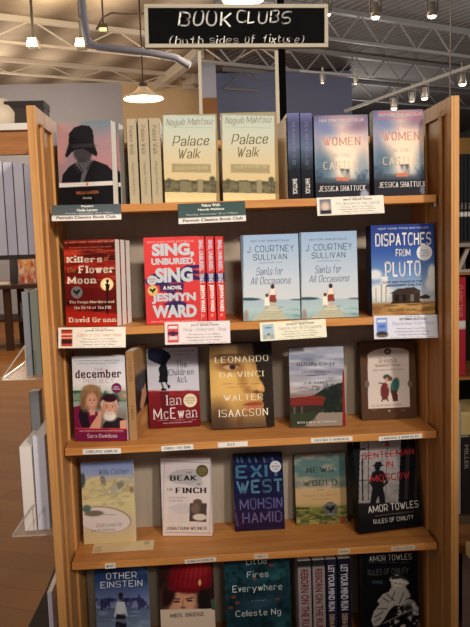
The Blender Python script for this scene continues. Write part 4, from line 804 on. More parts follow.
def selcard(label, zm, q, pic, head, title, tcol, base=(238, 228, 214), nm=('Monday, June 11 at 7:00pm', 'Wednesday, June 13 at 10:00am', 'Tuesday, June 19 at 7:00pm')):
    TL, TR, BR, BL = q; X0 = (TL[0]+BL[0])/2; X1 = (TR[0]+BR[0])/2; Y0 = (TL[1]+TR[1])/2; Y1 = (BL[1]+BR[1])/2; w = X1-X0; h = Y1-Y0; P = lambda u, v: (X0+u*w, Y0+v*h)
    def art(A):
        A.vgrad((Y0, base), (Y1, base)); a = P(.035, .1); b = P(.215, .92); pic(A, a, b)
    def T(s, u0, u1, v0, v1, c, *r): return (s, X0+u0*w, X0+u1*w, Y0+v0*h, Y0+v1*h, c)+r
    g = (120, 112, 110)
    return sheet('shelf_card', label, 'card', zm, *q, Yc, Yc-.008, art, [T('BOOK CLUB', .5, .72, .03, .09, g), T(head, .40, .82, .12, .22, (90, 84, 84), 'sans', .02), T(title, .28, .94, .27, .46, tcol, 'script', .08),
        T(nm[0], .36, .84, .54, .62, (84, 84, 96)), T(nm[1], .32, .88, .67, .75, (84, 84, 96)), T(nm[2], .36, .84, .80, .88, (84, 84, 96)), T('join us in the cafe', .26, .94, .93, .97, g)], 'white selection cards', NU=60, NV=26)
def pic_w(A, a, b): A.rect(*a, *b, (120, 116, 130)); A.ell((a[0]+b[0])/2, (a[1]+b[1])/2, (b[0]-a[0])*.35, (b[1]-a[1])*.3, (214, 190, 170), .8); A.rect(a[0], b[1]-(b[1]-a[1])*.25, b[0], b[1], (50, 50, 62))
def pic_k(A, a, b): A.rect(*a, *b, (186, 60, 44)); h = b[1]-a[1]; A.rect(a[0], a[1]+h*.25, b[0], a[1]+h*.33, (236, 200, 170)); A.rect(a[0]+4, a[1]+h*.45, b[0]-4, a[1]+h*.53, (236, 200, 170)); A.rect(a[0], a[1]+h*.58, b[0], a[1]+h*.82, (60, 30, 30)); A.rect(a[0], a[1], b[0], a[1]+h*.1, (120, 30, 26))
def pic_s(A, a, b): A.rect(*a, *b, (206, 76, 78)); h = b[1]-a[1]; w = b[0]-a[0]; A.rect(a[0]+w*.15, a[1]+h*.1, b[0]-w*.15, a[1]+h*.25, (230, 220, 216)); A.rect(a[0], a[1]+h*.42, b[0], a[1]+h*.56, (60, 44, 70)); A.rect(a[0]+w*.15, a[1]+h*.66, b[0]-w*.15, a[1]+h*.86, (214, 200, 196)); A.ell(a[0]+w*.5, a[1]+h*.5, w*.2, h*.14, (60, 44, 70))
def pic_d(A, a, b): A.rect(*a, *b, (170, 192, 206)); h = b[1]-a[1]; w = b[0]-a[0]; A.rect(a[0], a[1]+h*.68, b[0], b[1], (150, 172, 176)); A.poly([(a[0]+w*.42, a[1]+h*.75), (a[0]+w*.58, a[1]+h*.75), (a[0]+w*.75, b[1]), (a[0]+w*.25, b[1])], (196, 190, 166)); A.ell(a[0]+w*.5, a[1]+h*.68, w*.06, h*.09, (120, 70, 60)); A.rect(a[0]+w*.2, a[1]+h*.2, b[0]-w*.2, a[1]+h*.28, (100, 120, 150))
def pic_p(A, a, b): A.rect(*a, *b, (120, 150, 214)); h = b[1]-a[1]; w = b[0]-a[0]; A.rect(a[0]+w*.15, a[1]+h*.1, b[0]-w*.15, a[1]+h*.24, (214, 222, 236)); A.rect(a[0]+w*.25, a[1]+h*.36, b[0]-w*.25, a[1]+h*.5, (90, 110, 190)); A.ell(a[0]+w*.5, a[1]+h*.86, w*.5, h*.16, (60, 56, 60), .3); A.rect(a[0], b[1]-h*.1, b[0], b[1], (120, 100, 80))
selcard('cream selection card below the misty castle novel', A4, ((165, 370), (407, 362), (414, 425), (172, 437)), pic_w, 'MAY SELECTION', 'The Women in the Castle', (110, 150, 160))
selcard('cream selection card with red picture below the crimson history book', B1, ((99, 500), (414, 502), (404, 593), (86, 603)), pic_k, 'JUNE SELECTION', 'Killers of the Flower Moon', (206, 130, 90))
selcard('pinkish white selection card below the red bird splash book', B2, ((152, 437), (430, 430), (430, 525), (150, 533)), pic_s, 'JULY SELECTION', 'Sing, Unburied, Sing', (120, 110, 140), (232, 220, 220))
selcard('cream selection card with dock picture below the pale blue novels', B3, ((93, 343), (315, 332), (325, 390), (103, 407)), pic_d, 'AUGUST SELECTION', 'Saints for All Occasions', (130, 140, 150), (236, 230, 206))
selcard('white selection card with blue picture below the shack cover', B4, ((92, 455), (344, 448), (344, 540), (95, 545)), pic_p, 'SEPTEMBER SELECTION', 'Dispatches from Pluto', (110, 130, 200), (224, 224, 238))
def strip(label, zm, q, s, c=(232, 228, 222), u=(.08, .92)):
    TL, TR, BR, BL = q; X0 = (TL[0]+BL[0])/2; X1 = (TR[0]+BR[0])/2; Y0 = (TL[1]+TR[1])/2; Y1 = (BL[1]+BR[1])/2; w = X1-X0; h = Y1-Y0
    sheet('shelf_label', label, 'label', zm, *q, Yc+.0004, Yc+.0004, lambda A: A.vgrad((Y0, c), (Y1, c)), [(s, X0+w*u[0], X0+w*u[1], Y0+h*.24, Y1-h*.24, (64, 58, 60), 'serif', .16)], 'small white shelf edge labels', NU=2, NV=2)
K = Zm(60, 410, 150, 470)
strip('white label on the shelf edge under the maroon memoir', K, ((119, 204), (318, 200), (319, 226), (119, 232)), 'CONSCIOUS AGING BC')
strip('white label on the shelf edge left of centre, over the beak book', Zm(150, 400, 240, 470), ((58, 240), (225, 231), (226, 256), (60, 268)), 'CHRIST THE KING')
strip('white rounded label on the shelf edge under the golden face book', C3, ((96, 544), (236, 536), (234, 561), (87, 567)), 'R.I.F.', u=(.32, .62))
strip('white label on the shelf edge under the barn memoir', C4, ((178, 522), (378, 512), (374, 534), (174, 544)), 'CHESTNUT ST WOMENS BC')
strip('white label on the shelf edge under the brown storybook', Zm(355, 400, 445, 470), ((130, 192), (355, 175), (352, 198), (124, 214)), 'LANGUAGE & WOMENS #2')
strip('tiny white label on the shelf edge above the blue novel', Zm(60, 530, 150, 470), ((232, 176), (289, 172), (290, 198), (236, 203)), 'WAC', (222, 212, 200))
strip('long white label on the shelf edge above the crimson hat cover', Zm(150, 520, 240, 470), ((180, 207), (345, 194), (346, 214), (182, 229)), 'BANKERS BOOK BC', (214, 200, 186))
strip('small white label on the shelf edge above the teal novel', Zm(250, 510, 340, 470), ((23, 231), (95, 229), (95, 250), (22, 255)), 'FOREST', (206, 190, 176))
strip('small white label on the shelf edge above the dark blue spines', D4, ((284, 578), (340, 572), (340, 592), (282, 599)), 'MOIRA', (206, 194, 178))
strip('small white label on the shelf edge above the grey vintage figure book', Zm(355, 510, 445, 470), ((190, 195), (314, 184), (314, 203), (190, 213)), 'KAPPA KAPPA', (206, 196, 180))
sheet('paper_slip', 'yellowed paper slip lying on the shelf under the desert paperback', 'paper', D1, (166, 489), (447, 469), (440, 515), (149, 531), 0, 0, lambda A: A.vgrad((465, (226, 204, 160)), (535, (226, 204, 160))), [('BOOK', 168, 200, 494, 522, (120, 100, 80), 'hand', .06), ('club', 398, 420, 478, 500, (120, 100, 80), 'hand', .08)], None, pl=top_of(4)+.0008)
# ================================================================= the room
CEIL = 4.75
TD = Vector((.898, .44, 0)).normalized(); TP = Vector((-TD.y, TD.x, 0))      # direction the roof trusses run, and across them
def struct(o): o['kind'] = 'structure'; return o
struct(MB().box(-14, 22, -6, 30, -.05, 0).build('floor', FLOOR))
def deck_build(c1, c2, sc):
    def f(nt, b):
        tc = nt.nodes.new('ShaderNodeTexCoord'); mp = nt.nodes.new('ShaderNodeMapping'); mp.inputs['Rotation'].default_value = (0, 0, -math.atan2(TD.y, TD.x))
        w = nt.nodes.new('ShaderNodeTexWave'); w.bands_direction = 'X'; w.inputs['Scale'].default_value = sc; w.inputs['Distortion'].default_value = .4
        n = nt.nodes.new('ShaderNodeTexNoise'); n.inputs['Scale'].default_value = 1.3; n.inputs['Detail'].default_value = 6
        r = nt.nodes.new('ShaderNodeMix'); r.data_type = 'RGBA'; r.inputs[6].default_value = (*s2l(c1), 1); r.inputs[7].default_value = (*s2l(c2), 1)
        m = nt.nodes.new('ShaderNodeMath'); m.operation = 'MULTIPLY'
        L = nt.links; L.new(tc.outputs['Object'], mp.inputs[0]); L.new(mp.outputs[0], w.inputs['Vector']); L.new(tc.outputs['Object'], n.inputs['Vector']); L.new(w.outputs['Fac'], m.inputs[0]); L.new(n.outputs['Fac'], m.inputs[1])
        L.new(m.outputs[0], r.inputs[0]); L.new(r.outputs[2], b.inputs['Base Color']); b.inputs['Roughness'].default_value = .8
        bp = nt.nodes.new('ShaderNodeBump'); bp.inputs['Strength'].default_value = .6; bp.inputs['Distance'].default_value = .04; L.new(w.outputs['Fac'], bp.inputs['Height']); L.new(bp.outputs[0], b.inputs['Normal'])
    return f
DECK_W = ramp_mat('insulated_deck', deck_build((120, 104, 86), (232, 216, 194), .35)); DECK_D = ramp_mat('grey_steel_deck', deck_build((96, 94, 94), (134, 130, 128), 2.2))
# the deck is cream insulation left of a seam hidden behind the sign, grey steel right of it
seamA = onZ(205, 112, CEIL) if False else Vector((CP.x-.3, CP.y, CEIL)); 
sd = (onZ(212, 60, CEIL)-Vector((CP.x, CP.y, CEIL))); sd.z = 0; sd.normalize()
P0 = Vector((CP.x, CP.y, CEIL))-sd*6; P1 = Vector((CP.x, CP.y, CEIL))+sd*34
def slab(pts, z0, z1, name, m):
    mb = MB(); n = len(pts); mb.v = [(x, y, z0) for x, y in pts]+[(x, y, z1) for x, y in pts]
    mb.f = [tuple(range(n)), tuple(range(n, 2*n))[::-1]]+[((i+1) % n, i, n+i, n+(i+1) % n) for i in range(n)]
    return mb.build(name, m)
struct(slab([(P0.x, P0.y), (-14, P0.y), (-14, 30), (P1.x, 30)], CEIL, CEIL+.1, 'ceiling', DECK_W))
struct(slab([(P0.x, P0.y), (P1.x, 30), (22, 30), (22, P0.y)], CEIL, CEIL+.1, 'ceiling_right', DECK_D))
wallm = mat((150, 154, 170), .8, noise=.05, scale=2); bluem = mat((120, 128, 160), .8, noise=.04, scale=2)
struct(MB().box(-14, 22, 24, 24.2, 0, CEIL).build('wall_back', wallm))
xq = onY(122, 90, 13.4).x
struct(MB().box(xq, onY(203, 90, 13.4).x, 13.4, 13.6, 0, CEIL).build('wall_fill_centre', mat((206, 178, 140), .8, noise=.08, scale=2)))  # wall added to fill a dark gap; warm light put into its cream
struct(MB().box(-9, xq, 13.4, 13.6, 0, CEIL).build('wall_partition_left', mat((170, 168, 176), .8, noise=.05, scale=2)))
struct(MB().box(9.4, 9.6, 2, 24, 0, CEIL).build('wall_right', mat((150, 150, 140), .8, noise=.04, scale=3)))
struct(MB().box(-9.2, -9, 3, 24, 0, CEIL).build('wall_left', mat((190, 176, 156), .8, noise=.05, scale=2)))
# blue partition in front of the back wall, its pale edge column on the left
YB = 12.6; xl, xr = onY(216, 100, YB).x, onY(352, 100, YB).x; zt = onY(235, 73, YB).z
bp = struct(MB().box(xl, xr, YB, YB+.5, 0, zt).build('wall_partition', bluem))
YC2 = 11.8; ca, cb = onY(202, 80, YC2).x, onY(216, 80, YC2).x; zc = onY(208, 60, YC2).z; zm_ = onY(208, 98, YC2).z
cc = empty('square_column', loc=((ca+cb)/2, YC2+.15, 0)); tag(cc, 'pale grey-blue square column with tan base, behind the sign posts', 'column')
h = (cb-ca)/2
MB().box(-h, h, -.15, .15, zm_, CEIL).build('shaft', mat((176, 180, 200), .7), cc); MB().box(-h-.01, h+.01, -.16, .16, 0, zm_).build('base', mat((150, 106, 66), .6), cc)
YP = 3.4; pa = onY(278.5, 80, YP); pb = onY(285.5, 80, YP)
pp = empty('black_post', loc=((pa.x+pb.x)/2, YP, 0)); tag(pp, 'black steel post rising right behind the sign', 'post')
hw = (pb.x-pa.x)/2; MB().box(-hw, hw, -hw, hw, .01, CEIL).build('shaft', mat((20, 20, 22), .5), pp); MB().box(-hw-.03, hw+.03, -hw-.03, hw+.03, 0, .012).build('base_plate', mat((20, 20, 22), .5), pp)

# ---- roof trusses
def truss(A, L0, L1, depth, m, label, n, zt=CEIL-.04, w=.042):
    """A: a point (x, y) on the truss line; it runs from A+TD*L0 to A+TD*L1, bottom chord `depth` under the top chord."""
    r = empty('roof_truss', loc=(A.x, A.y, zt)); tag(r, label, 'truss', 'open web roof trusses')
    T = lambda s, z: TD*s+Vector((0, 0, z))
    MB().bar(T(L0, 0), T(L1, 0), .09, .07).build('top_chord', m, r); MB().bar(T(L0, -depth), T(L1, -depth), w, w).build('bottom_chord', m, r)
    k = MB(); st = (L1-L0)/n
    for i in range(n): k.bar(T(L0+i*st, -depth), T(L0+(i+.5)*st, 0), .02); k.bar(T(L0+(i+.5)*st, 0), T(L0+(i+1)*st, -depth), .02)
    k.build('web_bars', m, r); return r
tg = mat((150, 150, 152), .5); tw_ = mat((206, 196, 180), .6)
q = onZ(326, 9.6, CEIL-.04); 
def dep(px, py, P):       # height at which a ray at (px,py) crosses the truss's vertical plane through P
    d = ray(px, py); nrm = TP; k = (Vector(P)-CP).dot(nrm)/d.dot(nrm); return (CP+d*k).z
d1 = CEIL-.04-dep(326, 38, q); truss(q, -1.2, 9, d1, tg, 'grey roof truss right of the sign, nearest and highest in the picture', 14)
q2 = onZ(320, 52, CEIL-.04); d2 = CEIL-.04-dep(320, 73, q2); truss(q2, -2.5, 12, d2, tg, 'grey roof truss above the right castle novel, second from the front', 20)
q3 = onZ(420, 88, CEIL-.04); truss(q3, -5, 8, d2, tg, 'thin grey roof truss farthest right above the lit spotlights', 14)
for (px, py, pyb, lb, L0, L1) in ((20, 19, 43.5, 'cream roof truss carrying the two bright floodlights on the left', -3, 4.6), (20, 61, 74, 'cream roof truss behind the floodlights, over the dark cloche hat cover', -5, 7)):
    qq = onZ(px, py, CEIL-.04); dd = CEIL-.04-dep(px, pyb, qq); truss(qq, L0, L1, dd, tw_, lb, int((L1-L0)/1.1), w=.035)
# sloping cream purlins under the insulated deck
for i, (x0, y0, x1, y1, lb) in enumerate(((128, 130, 196, 78, 'cream roof purlin above the left palace novel, middle of three'), (150, 92, 200, 52, 'cream roof purlin right of the hanging lamp, topmost of three'), (158, 130, 203, 97, 'cream roof purlin just left of the sign post, lowest of three'))):
    a = onZ(x0, y0, CEIL-.10); b_ = onZ(x1, y1, CEIL-.10)
    r = empty('roof_purlin', loc=tuple(a)); tag(r, lb, 'beam', 'roof purlins'); MB().bar((0, 0, 0), b_-a, .14, .18).build('beam', tw_, r)

# ---- pipes
pm = mat((150, 158, 184), .45)
Yp = 6.6; pts = [onY(80, -30, Yp), onY(82, 2, Yp), onY(84.5, 20, Yp), onY(86, 34, Yp), onY(90, 43, Yp), onY(98, 47, Yp), onY(112, 48.5, Yp), onY(150, 53, Yp), onY(176, 58, Yp), onY(190, 66, Yp)]
r = empty('conduit_pipe', loc=tuple(pts[6])); tag(r, 'grey-blue ceiling pipe bending towards the sign', 'pipe')
MB().tube([Vector((pts[0].x-pts[6].x, 0, CEIL-pts[6].z))]+[p-pts[6] for p in pts[1:]], .042, 12).build('pipe', pm, r, smooth=True)
MB().tube([p-pts[6] for p in (onY(81.6, 16, Yp), onY(84.2, 18.5, Yp))], .044, 12).build('coupling', mat((150, 150, 160), .4), r)
Yq = 7.2; pts = [onY(96, 30, Yq), onY(103, 17, Yq), onY(112, 13, Yq), onY(128, 14, Yq), onY(146, 13.5, Yq)]
r = empty('thin_conduit', loc=tuple(pts[1])); tag(r, 'thin grey conduit curving above the small junction light', 'pipe'); MB().tube([p-pts[1] for p in pts], .012, 8).build('pipe', mat((120, 110, 104), .5), r)

# ---- lights
WARM = (255, 226, 184)
def lampdata(name, kind, E, loc, col=(1, .8, .58), size=.2, aim=None, spot=None, blend=.6):
    l = bpy.data.lights.new(name, kind); l.energy = E; l.color = col
    if kind == 'AREA': l.size = size
    else: l.shadow_soft_size = size
    if kind == 'SPOT': l.spot_size = math.radians(spot); l.spot_blend = blend
    o = bpy.data.objects.new(name, l); COL.objects.link(o); o.location = loc
    if aim is not None: o.rotation_euler = (Vector(aim)-Vector(loc)).to_track_quat('-Z', 'Y').to_euler()
    return o
def pendant(px, py, rpx, Y, label, cord_top=CEIL):
    c = onY(px, py, Y); R = rpx/F*(c-CP).dot(FC)
    r = empty('pendant_lamp', loc=tuple(c)); tag(r, label, 'lamp', 'dome pendant lamps')
    MB().lathe([(.03, .55*R+.02), (.06, .5*R), (.3*R, .42*R), (.42*R, .3*R), (.7*R, .12*R), (R, 0), (R*1.02, -.02), (R*.98, -.02), (.68*R, .09*R), (.4*R, .26*R), (.02, .36*R)], 32).build('shade', mat((206, 190, 170), .4), r, smooth=True)
    MB().lathe([(0, -.18*R), (.5*R, -.14*R), (.9*R, -.03*R), (.94*R, .01*R), (0, .02*R)], 32).build('diffuser', mat((255, 240, 214), .5, emit=WARM, es=25), r, smooth=True)
    MB().tube([(0, 0, .5*R), (0, 0, cord_top-c.z)], .009, 6).build('cord', mat((40, 36, 34), .6), r); MB().lathe([(.001, .75*R), (.05, .72*R), (.06, .5*R), (.001, .5*R)], 16).build('socket', mat((70, 60, 54), .5), r)
    lampdata('pendant_glow', 'POINT', 60, (c.x, c.y, c.z-.12), (1, .78, .52), .15)
pendant(143.5, 97.5, 20, 7.4, 'round dome lamp glowing over the tan spines at left'); pendant(243, -2, 21, 6.2, 'round dome lamp cut off by the upper edge above the sign')
def flood(px, py, Y, w, label):
    c = onY(px, py, Y); s = w/F*(c-CP).dot(FC)/2
    r = empty('floodlight', loc=tuple(c)); tag(r, label, 'light', 'ceiling floodlights')
    MB().prism([(-s*.75, s*.9), (s*.75, s*.9), (s, -s*.7), (-s, -s*.7)], -.1, .12).build('housing', mat((130, 120, 108), .5), r)
    MB().prism([(-s*.9, -s*.62), (s*.9, -s*.62), (s*.72, s*.35), (-s*.72, s*.35)], -.115, -.1).build('lens', mat((255, 236, 200), .4, emit=WARM, es=14), r)
    MB().bar((0, 0, s*.9), (0, 0, CEIL-c.z), .03).build('bracket', mat((60, 56, 52), .5), r)
    lampdata('flood_glow', 'POINT', 30, (c.x, c.y-.25, c.z-.05), (1, .78, .5), .1)
flood(33.5, 44.5, 8.2, 11, 'bright square floodlight at far left under the cream truss'); flood(81, 44.5, 8.4, 10, 'bright square floodlight beside the bend of the pipe')
c = onY(103.5, 29, 7.2); r = empty('junction_light', loc=tuple(c)); tag(r, 'small yellow-lit junction box below the curved conduit', 'light')
MB().box(-.05, .05, -.04, .04, -.02, .05).build('box', mat((110, 100, 90), .5), r); MB().bar((0, 0, .05), (0, 0, CEIL-c.z), .02).build('stem', mat((110, 100, 90), .5), r); MB().box(-.04, .04, -.05, -.04, -.035, 0).build('lens', mat((255, 220, 140), .4, emit=(255, 214, 120), es=3), r)
def track_head(px, py, Y, w, hgt, label, hot=True, up=True):
    c = onY(px, py, Y); k = (c-CP).dot(FC)/F; s = w*k/2; h_ = hgt*k
    r = empty('track_spotlight', loc=tuple(c)); tag(r, label, 'spotlight', 'track spotlights')
    MB().lathe([(.3*s, h_*.55), (.62*s, h_*.5), (.78*s, 0), (s, -h_*.42), (s*.9, -h_*.42), (.6*s, 0), (.01, h_*.1)], 20).build('shade', mat((196, 190, 180), .35, .2), r, smooth=True)
    MB().lathe([(.001, -h_*.52), (.6*s, -h_*.5), (.86*s, -h_*.36), (.8*s, -h_*.1), (.001, -h_*.05)], 20).build('bulb', mat((255, 246, 224), .4, emit=(255, 240, 210), es=12 if hot else 1.2), r, smooth=True)
    y = MB(); y.bar((-s*1.05, 0, h_*.75), (s*1.05, 0, h_*.75), .018); y.bar((-s*1.05, 0, h_*.78), (-s*1.05, 0, -h_*.1), .014); y.bar((s*1.05, 0, h_*.78), (s*1.05, 0, -h_*.1), .014); y.bar((0, 0, h_*.75), (0, 0, h_*1.25), .03)
    y.build('yoke', mat((150, 148, 144), .5), r)
track_head(375.5, 11, 5.2, 10, 15, 'white spotlight at the top edge, first right of the sign')
track_head(432, 10, 5.0, 10, 15, 'white spotlight at the top right, second right of the sign')
track_head(327, 9, 5.4, 8, 13, 'white spotlight half hidden behind the sign\'s upper right corner')
track_head(394, 104, 9, 7, 11, 'bright small spotlight just above the right castle novel'); track_head(424.5, 93.5, 8.6, 7.5, 12, 'bright small spotlight left of the right panel\'s top')
track_head(412, 97, 8.8, 6, 10, 'unlit small spotlight between the two bright ones', hot=False); track_head(462.5, 79, 7.6, 8, 13, 'spotlight at the right edge above the panel', hot=True)
track_head(322.5, 79, 9.5, 4, 9, 'faint grey spotlight in front of the blue partition', hot=False); track_head(355.5, 80, 9.5, 4, 9, 'faint grey spotlight right of the blue partition', hot=False)
a = onY(345, 113, 10.2); b_ = onY(490, 62, 6.9); r = empty('light_track', loc=tuple(a)); tag(r, 'grey lighting track rising towards the right edge', 'track', None); MB().bar((0, 0, .03), b_-a+Vector((0, 0, .03)), .04).build('rail', mat((150, 150, 148), .5), r)
a = onY(322, -4, 5.2); b_ = onY(500, -6, 5.0); r = empty('light_track', loc=tuple(a)); tag(r, 'white lighting track along the top edge', 'track'); MB().bar((0, 0, .1), b_-a+Vector((0, 0, .1)), .06).build('rail', mat((190, 186, 180), .5), r)
a = onY(300, 73, 9.5); b_ = onY(376, 79, 9.5); r = empty('light_track', loc=tuple(a)); tag(r, 'short grey lighting track above the blue partition', 'track'); MB().bar((0, 0, .03), b_-a+Vector((0, 0, .03)), .03).build('rail', mat((150, 150, 148), .5), r)
a = onY(451.5, 95, .02); 
r = empty('hanging_wire', loc=(onY(452, 90, 5.0).x, 5.0, CEIL)); tag(r, 'thin pale wire hanging above the right side panel', 'wire'); zb = onY(452, 108, 5.0).z; MB().tube([(0, 0, 0), (-.02, 0, zb-CEIL)], .006, 6).build('strand', mat((190, 186, 180), .5), r)

# ---- left: neighbouring shelf with lavender spines
Yn = .36
x0 = -.95; x1 = -.07
zt_b = onY(12, 255, Yn).z; zt_t = onY(10, 157, Yn).z; zh = onY(10, 132, Yn).z
nb = empty('side_shelving', loc=(-.5, Yn, 0)); tag(nb, 'wooden wall unit with white top behind the left side panel, holding lavender books', 'shelf')
def np_(name, b, m, **k): mb = MB().box(*b); return mb.build(name, m, nb, **k)
np_('header_board', (-.45, .46, -.02, 0, zt_t+.004-0, zh), W_D); np_('shelf', (-.45, .46, -.01, .25, zt_b-.012, zt_b), mat((60, 50, 46), .5)); 
np_('white_top', (-.45, .44, -.03, .26, zh, zh+.018), mat((220, 212, 202), .5), bevel=.002)
np_('side_panel', (.44, .46, 0, .25, zt_b-.012, zh), W_D); np_('leg', (-.44, -.40, 0, .04, 0, zt_b-.012), mat((60, 50, 46), .5)); np_('leg', (-.44, -.40, .21, .25, 0, zt_b-.012), mat((60, 50, 46), .5)); np_('leg', (.42, .455, .21, .25, 0, zt_b-.012), mat((60, 50, 46), .5))
xs = [-14, -2, 8.5, 18.5, 29, 37]
lv = [(196, 192, 208), (204, 200, 212), (198, 194, 210), (206, 202, 216), (194, 190, 206)]
nm = ['leftmost', 'second from the left', 'third from the left', 'fourth from the left', 'last, against the side panel']
for i in range(5):
    spine_book('plain lavender book spine behind the left panel, '+nm[i], 1, xs[i], xs[i+1]-.5, 160+i*1.1, Yn-.015+.002*i, lv[i], W=.16, group='lavender spines at left', zb=zt_b, back=lv[i], front=lv[i])
# boxes on the white top
c = onY(18, 115, Yn+.1); r = empty('dark_box', loc=(c.x, Yn+.12, zh+.018)); tag(r, 'dark square box standing on the white shelf top', 'box'); zz = onY(18, 105, Yn+.12).z-(zh+.018); MB().box(-.030, .075, -.04, .04, 0, zz).build('carton', mat((56, 46, 42), .6), r, bevel=.003); MB().box(-.031, .076, -.041, .041, zz*.8, zz+.003).build('lid', mat((44, 36, 34), .6), r)
c = onY(4, 115, Yn+.1); r = empty('cream_vase', loc=(onY(1, 115, Yn+.1).x, Yn+.1, zh+.018)); tag(r, 'cream rounded jar cut by the left edge, on the white shelf top', 'jar'); MB().lathe([(.001, 0), (.03, 0), (.045, .02), (.047, .045), (.035, .065), (.02, .07), (.02, .085), (.001, .085)], 24).build('jar_body', mat((214, 196, 172), .5), r, smooth=True)

# ---- left: display table far behind
Yt = 8.8; tz = onY(10, 285, Yt).z; xa = onY(-30, 285, Yt).x; xb = onY(60, 285, Yt).x
tb = empty('display_table', loc=((xa+xb)/2, Yt, 0)); tag(tb, 'dark wooden display table far behind on the left', 'table'); dk = mat((70, 46, 34), .5); hx = (xb-xa)/2
MB().box(-hx, hx, -.05, .9, tz-.06, tz).build('tabletop', dk, tb, bevel=.005)
lx = onY(8, 320, Yt).x-(xa+xb)/2
for x, y in ((lx, 0), (lx+.55, .1), (lx, .8), (hx-.1, .8)): MB().box(x-.05, x+.05, y, y+.08, 0, tz-.06).build('leg', dk, tb)
MB().box(-hx+.02, hx-.02, .02, .86, .42, .46).build('lower_shelf', dk, tb)
for i_, (xx, hh, cc_, lb_) in enumerate(((lx+.16, .24, (96, 90, 88), 'grey upright book stack on the lower shelf of the far table'), (lx+.34, .30, (60, 44, 40), 'dark upright book on the lower shelf of the far table'))):
    r = empty('book', loc=(tb.location.x+xx, Yt+.1, .46)); tag(r, lb_, 'book'); MB().box(0, .1, 0, .2, 0, .008).box(0, .1, 0, .2, hh-.008, hh).box(0, .1, 0, .006, 0, hh).build('cover', mat(cc_, .6), r); MB().box(.003, .097, .006, .195, .008, hh-.008).build('page_block', PAGES, r)
def tbook(px0, px1, ptop, label, c1, c2, Y, lean=0, art=None):
    a = onY(px0, 280, Y).x; b = onY(px1, 280, Y).x; Hh = onY(10, ptop, Y).z-tz
    r = empty('book', loc=(a, Y, tz+.012)); tag(r, label, 'book'); r.rotation_euler = (-math.radians(lean), 0, 0); W = b-a
    sheet_mesh('cover', W, Hh, 0, art or (lambda A: A.vgrad((0, c1), (100, c2))), lambda u, v: (u*100, (1-v)*100), 24, 24, [((0, W, .0002, .004, 0, Hh), c2), ((0, .004, .0002, .05, 0, Hh), c2), ((0, W, .046, .05, 0, Hh), c2)], parent=r); MB().box(.004, W-.006, .004, .046, .002, Hh-.006).build('page_block', PAGES, r)
def art_or(A): A.vgrad((0, (190, 110, 60)), (45, (214, 150, 90)), (55, (200, 150, 120)), (100, (176, 96, 84))); A.cloud(20, 20, (236, 214, 180), .4, .7, .9, 201); A.cloud(14, 14, (170, 50, 40), .55, .8, .8, 203)
tbook(19.5, 35.5, 254, 'orange and red illustrated book standing on the far display table', (190, 100, 60), (160, 80, 60), Yt+.1, art=art_or)
tbook(10, 17.5, 253, 'dark grey book leaning on the far display table', (86, 82, 86), (60, 56, 60), Yt+.12, 6)
r = empty('book', loc=(onY(3, 280, Yt+.15).x, Yt+.15, tz)); tag(r, 'flat pale book stack piece lying at the left end of the far table', 'book'); MB().box(-.12, .14, 0, .22, 0, .05).build('page_block', PAGES, r); MB().box(-.125, .145, -.004, .224, .05, .056).box(-.125, .145, -.004, .224, -.0, .004).build('cover', mat((150, 96, 60), .5), r)
# back shelving on the far left wall of books (dark verticals under the table)
# ---- acrylic holders on the panel's outer face
def acrylic():
    m = bpy.data.materials.new('clear_acrylic'); m.use_nodes = True; b = m.node_tree.nodes['Principled BSDF']
    b.inputs['Base Color'].default_value = (.95, .96, .97, 1); b.inputs['Roughness'].default_value = .25; b.inputs['Alpha'].default_value = .10; return m
AC = acrylic()
def holder(zb, label, Xo, books):
    r = empty('acrylic_holder', loc=(0, .05, zb)); tag(r, label, 'holder', 'clear acrylic book holders')
    MB().box(Xo, -.001, 0, .24, -.004, 0).build('tray', AC, r); MB().prism([(Xo, 0), (Xo+.0035, 0), (Xo*.45+.0035, .075), (Xo*.45, .075)], 0, .003).build('front_lip', AC, r); MB().box(-.004, -.001, 0, .24, 0, .12).build('back_plate', AC, r)
    MB().box(Xo, -.001, .237, .24, 0, .07).build('end_plate', AC, r); ed = MB().box(Xo, -.001, -.002, 0, -.004, -.001); ed.bar((Xo, -.001, 0), (Xo*.45, -.001, .075), .0025); ed.bar((Xo*.45, -.001, .075), (Xo*.45, -.001, 0), .002); ed.bar((Xo, 0, -.001), (Xo, .24, -.001), .0025); ed.build('edge_highlight', mat((176, 160, 146), .2), r)  # pale strips along the edges: highlights of the clear acrylic put into colour
    return r
z1 = onX(20, 378, -.06).z; z1 = onY(22, 377.5, .06).z
holder(z1, 'clear acrylic holder on the left panel, upper one with two grey-green books', -.105, None)
z2 = onY(25, 533, .06).z
holder(z2, 'clear acrylic holder on the left panel, lower one with thick white books', -.105, None)
def hbook(px0, px1, ptop, Y, z, c, label, rz=90, W=.15): return spine_book(label, 1, px0, px1, ptop, Y, c, zb=z, W=W, rz=rz, back=c, front=c, group='books in the acrylic holders')
hbook(26.5, 33.6, 292, .07, z1+.001, (126, 128, 132), 'grey book spine in the upper acrylic holder'); hbook(34.4, 42.6, 290, .072, z1+.001, (150, 156, 144), 'grey-green book spine in the upper acrylic holder, next to the panel')
hbook(24.5, 37, 447, .07, z2+.001, (226, 216, 210), 'white book spine in the lower acrylic holder, left one'); hbook(38, 50.5, 436, .072, z2+.001, (206, 204, 216), 'pale lavender-white book spine in the lower acrylic holder, next to the panel')
spine_book('taller grey book behind the white pair in the lower acrylic holder', 1, 36.5, 46, 391, .235, (150, 152, 156), zb=z2+.001, W=.035, back=(150, 152, 156), front=(150, 152, 156), H=.30)
z3 = z2-.34
holder(z3, 'clear acrylic holder at the bottom left, mostly below the picture', -.07, None)
hbook(51.6, 56.5, 592, .07, z3+.001, (206, 200, 216), 'narrow white book spine at the bottom left against the panel')
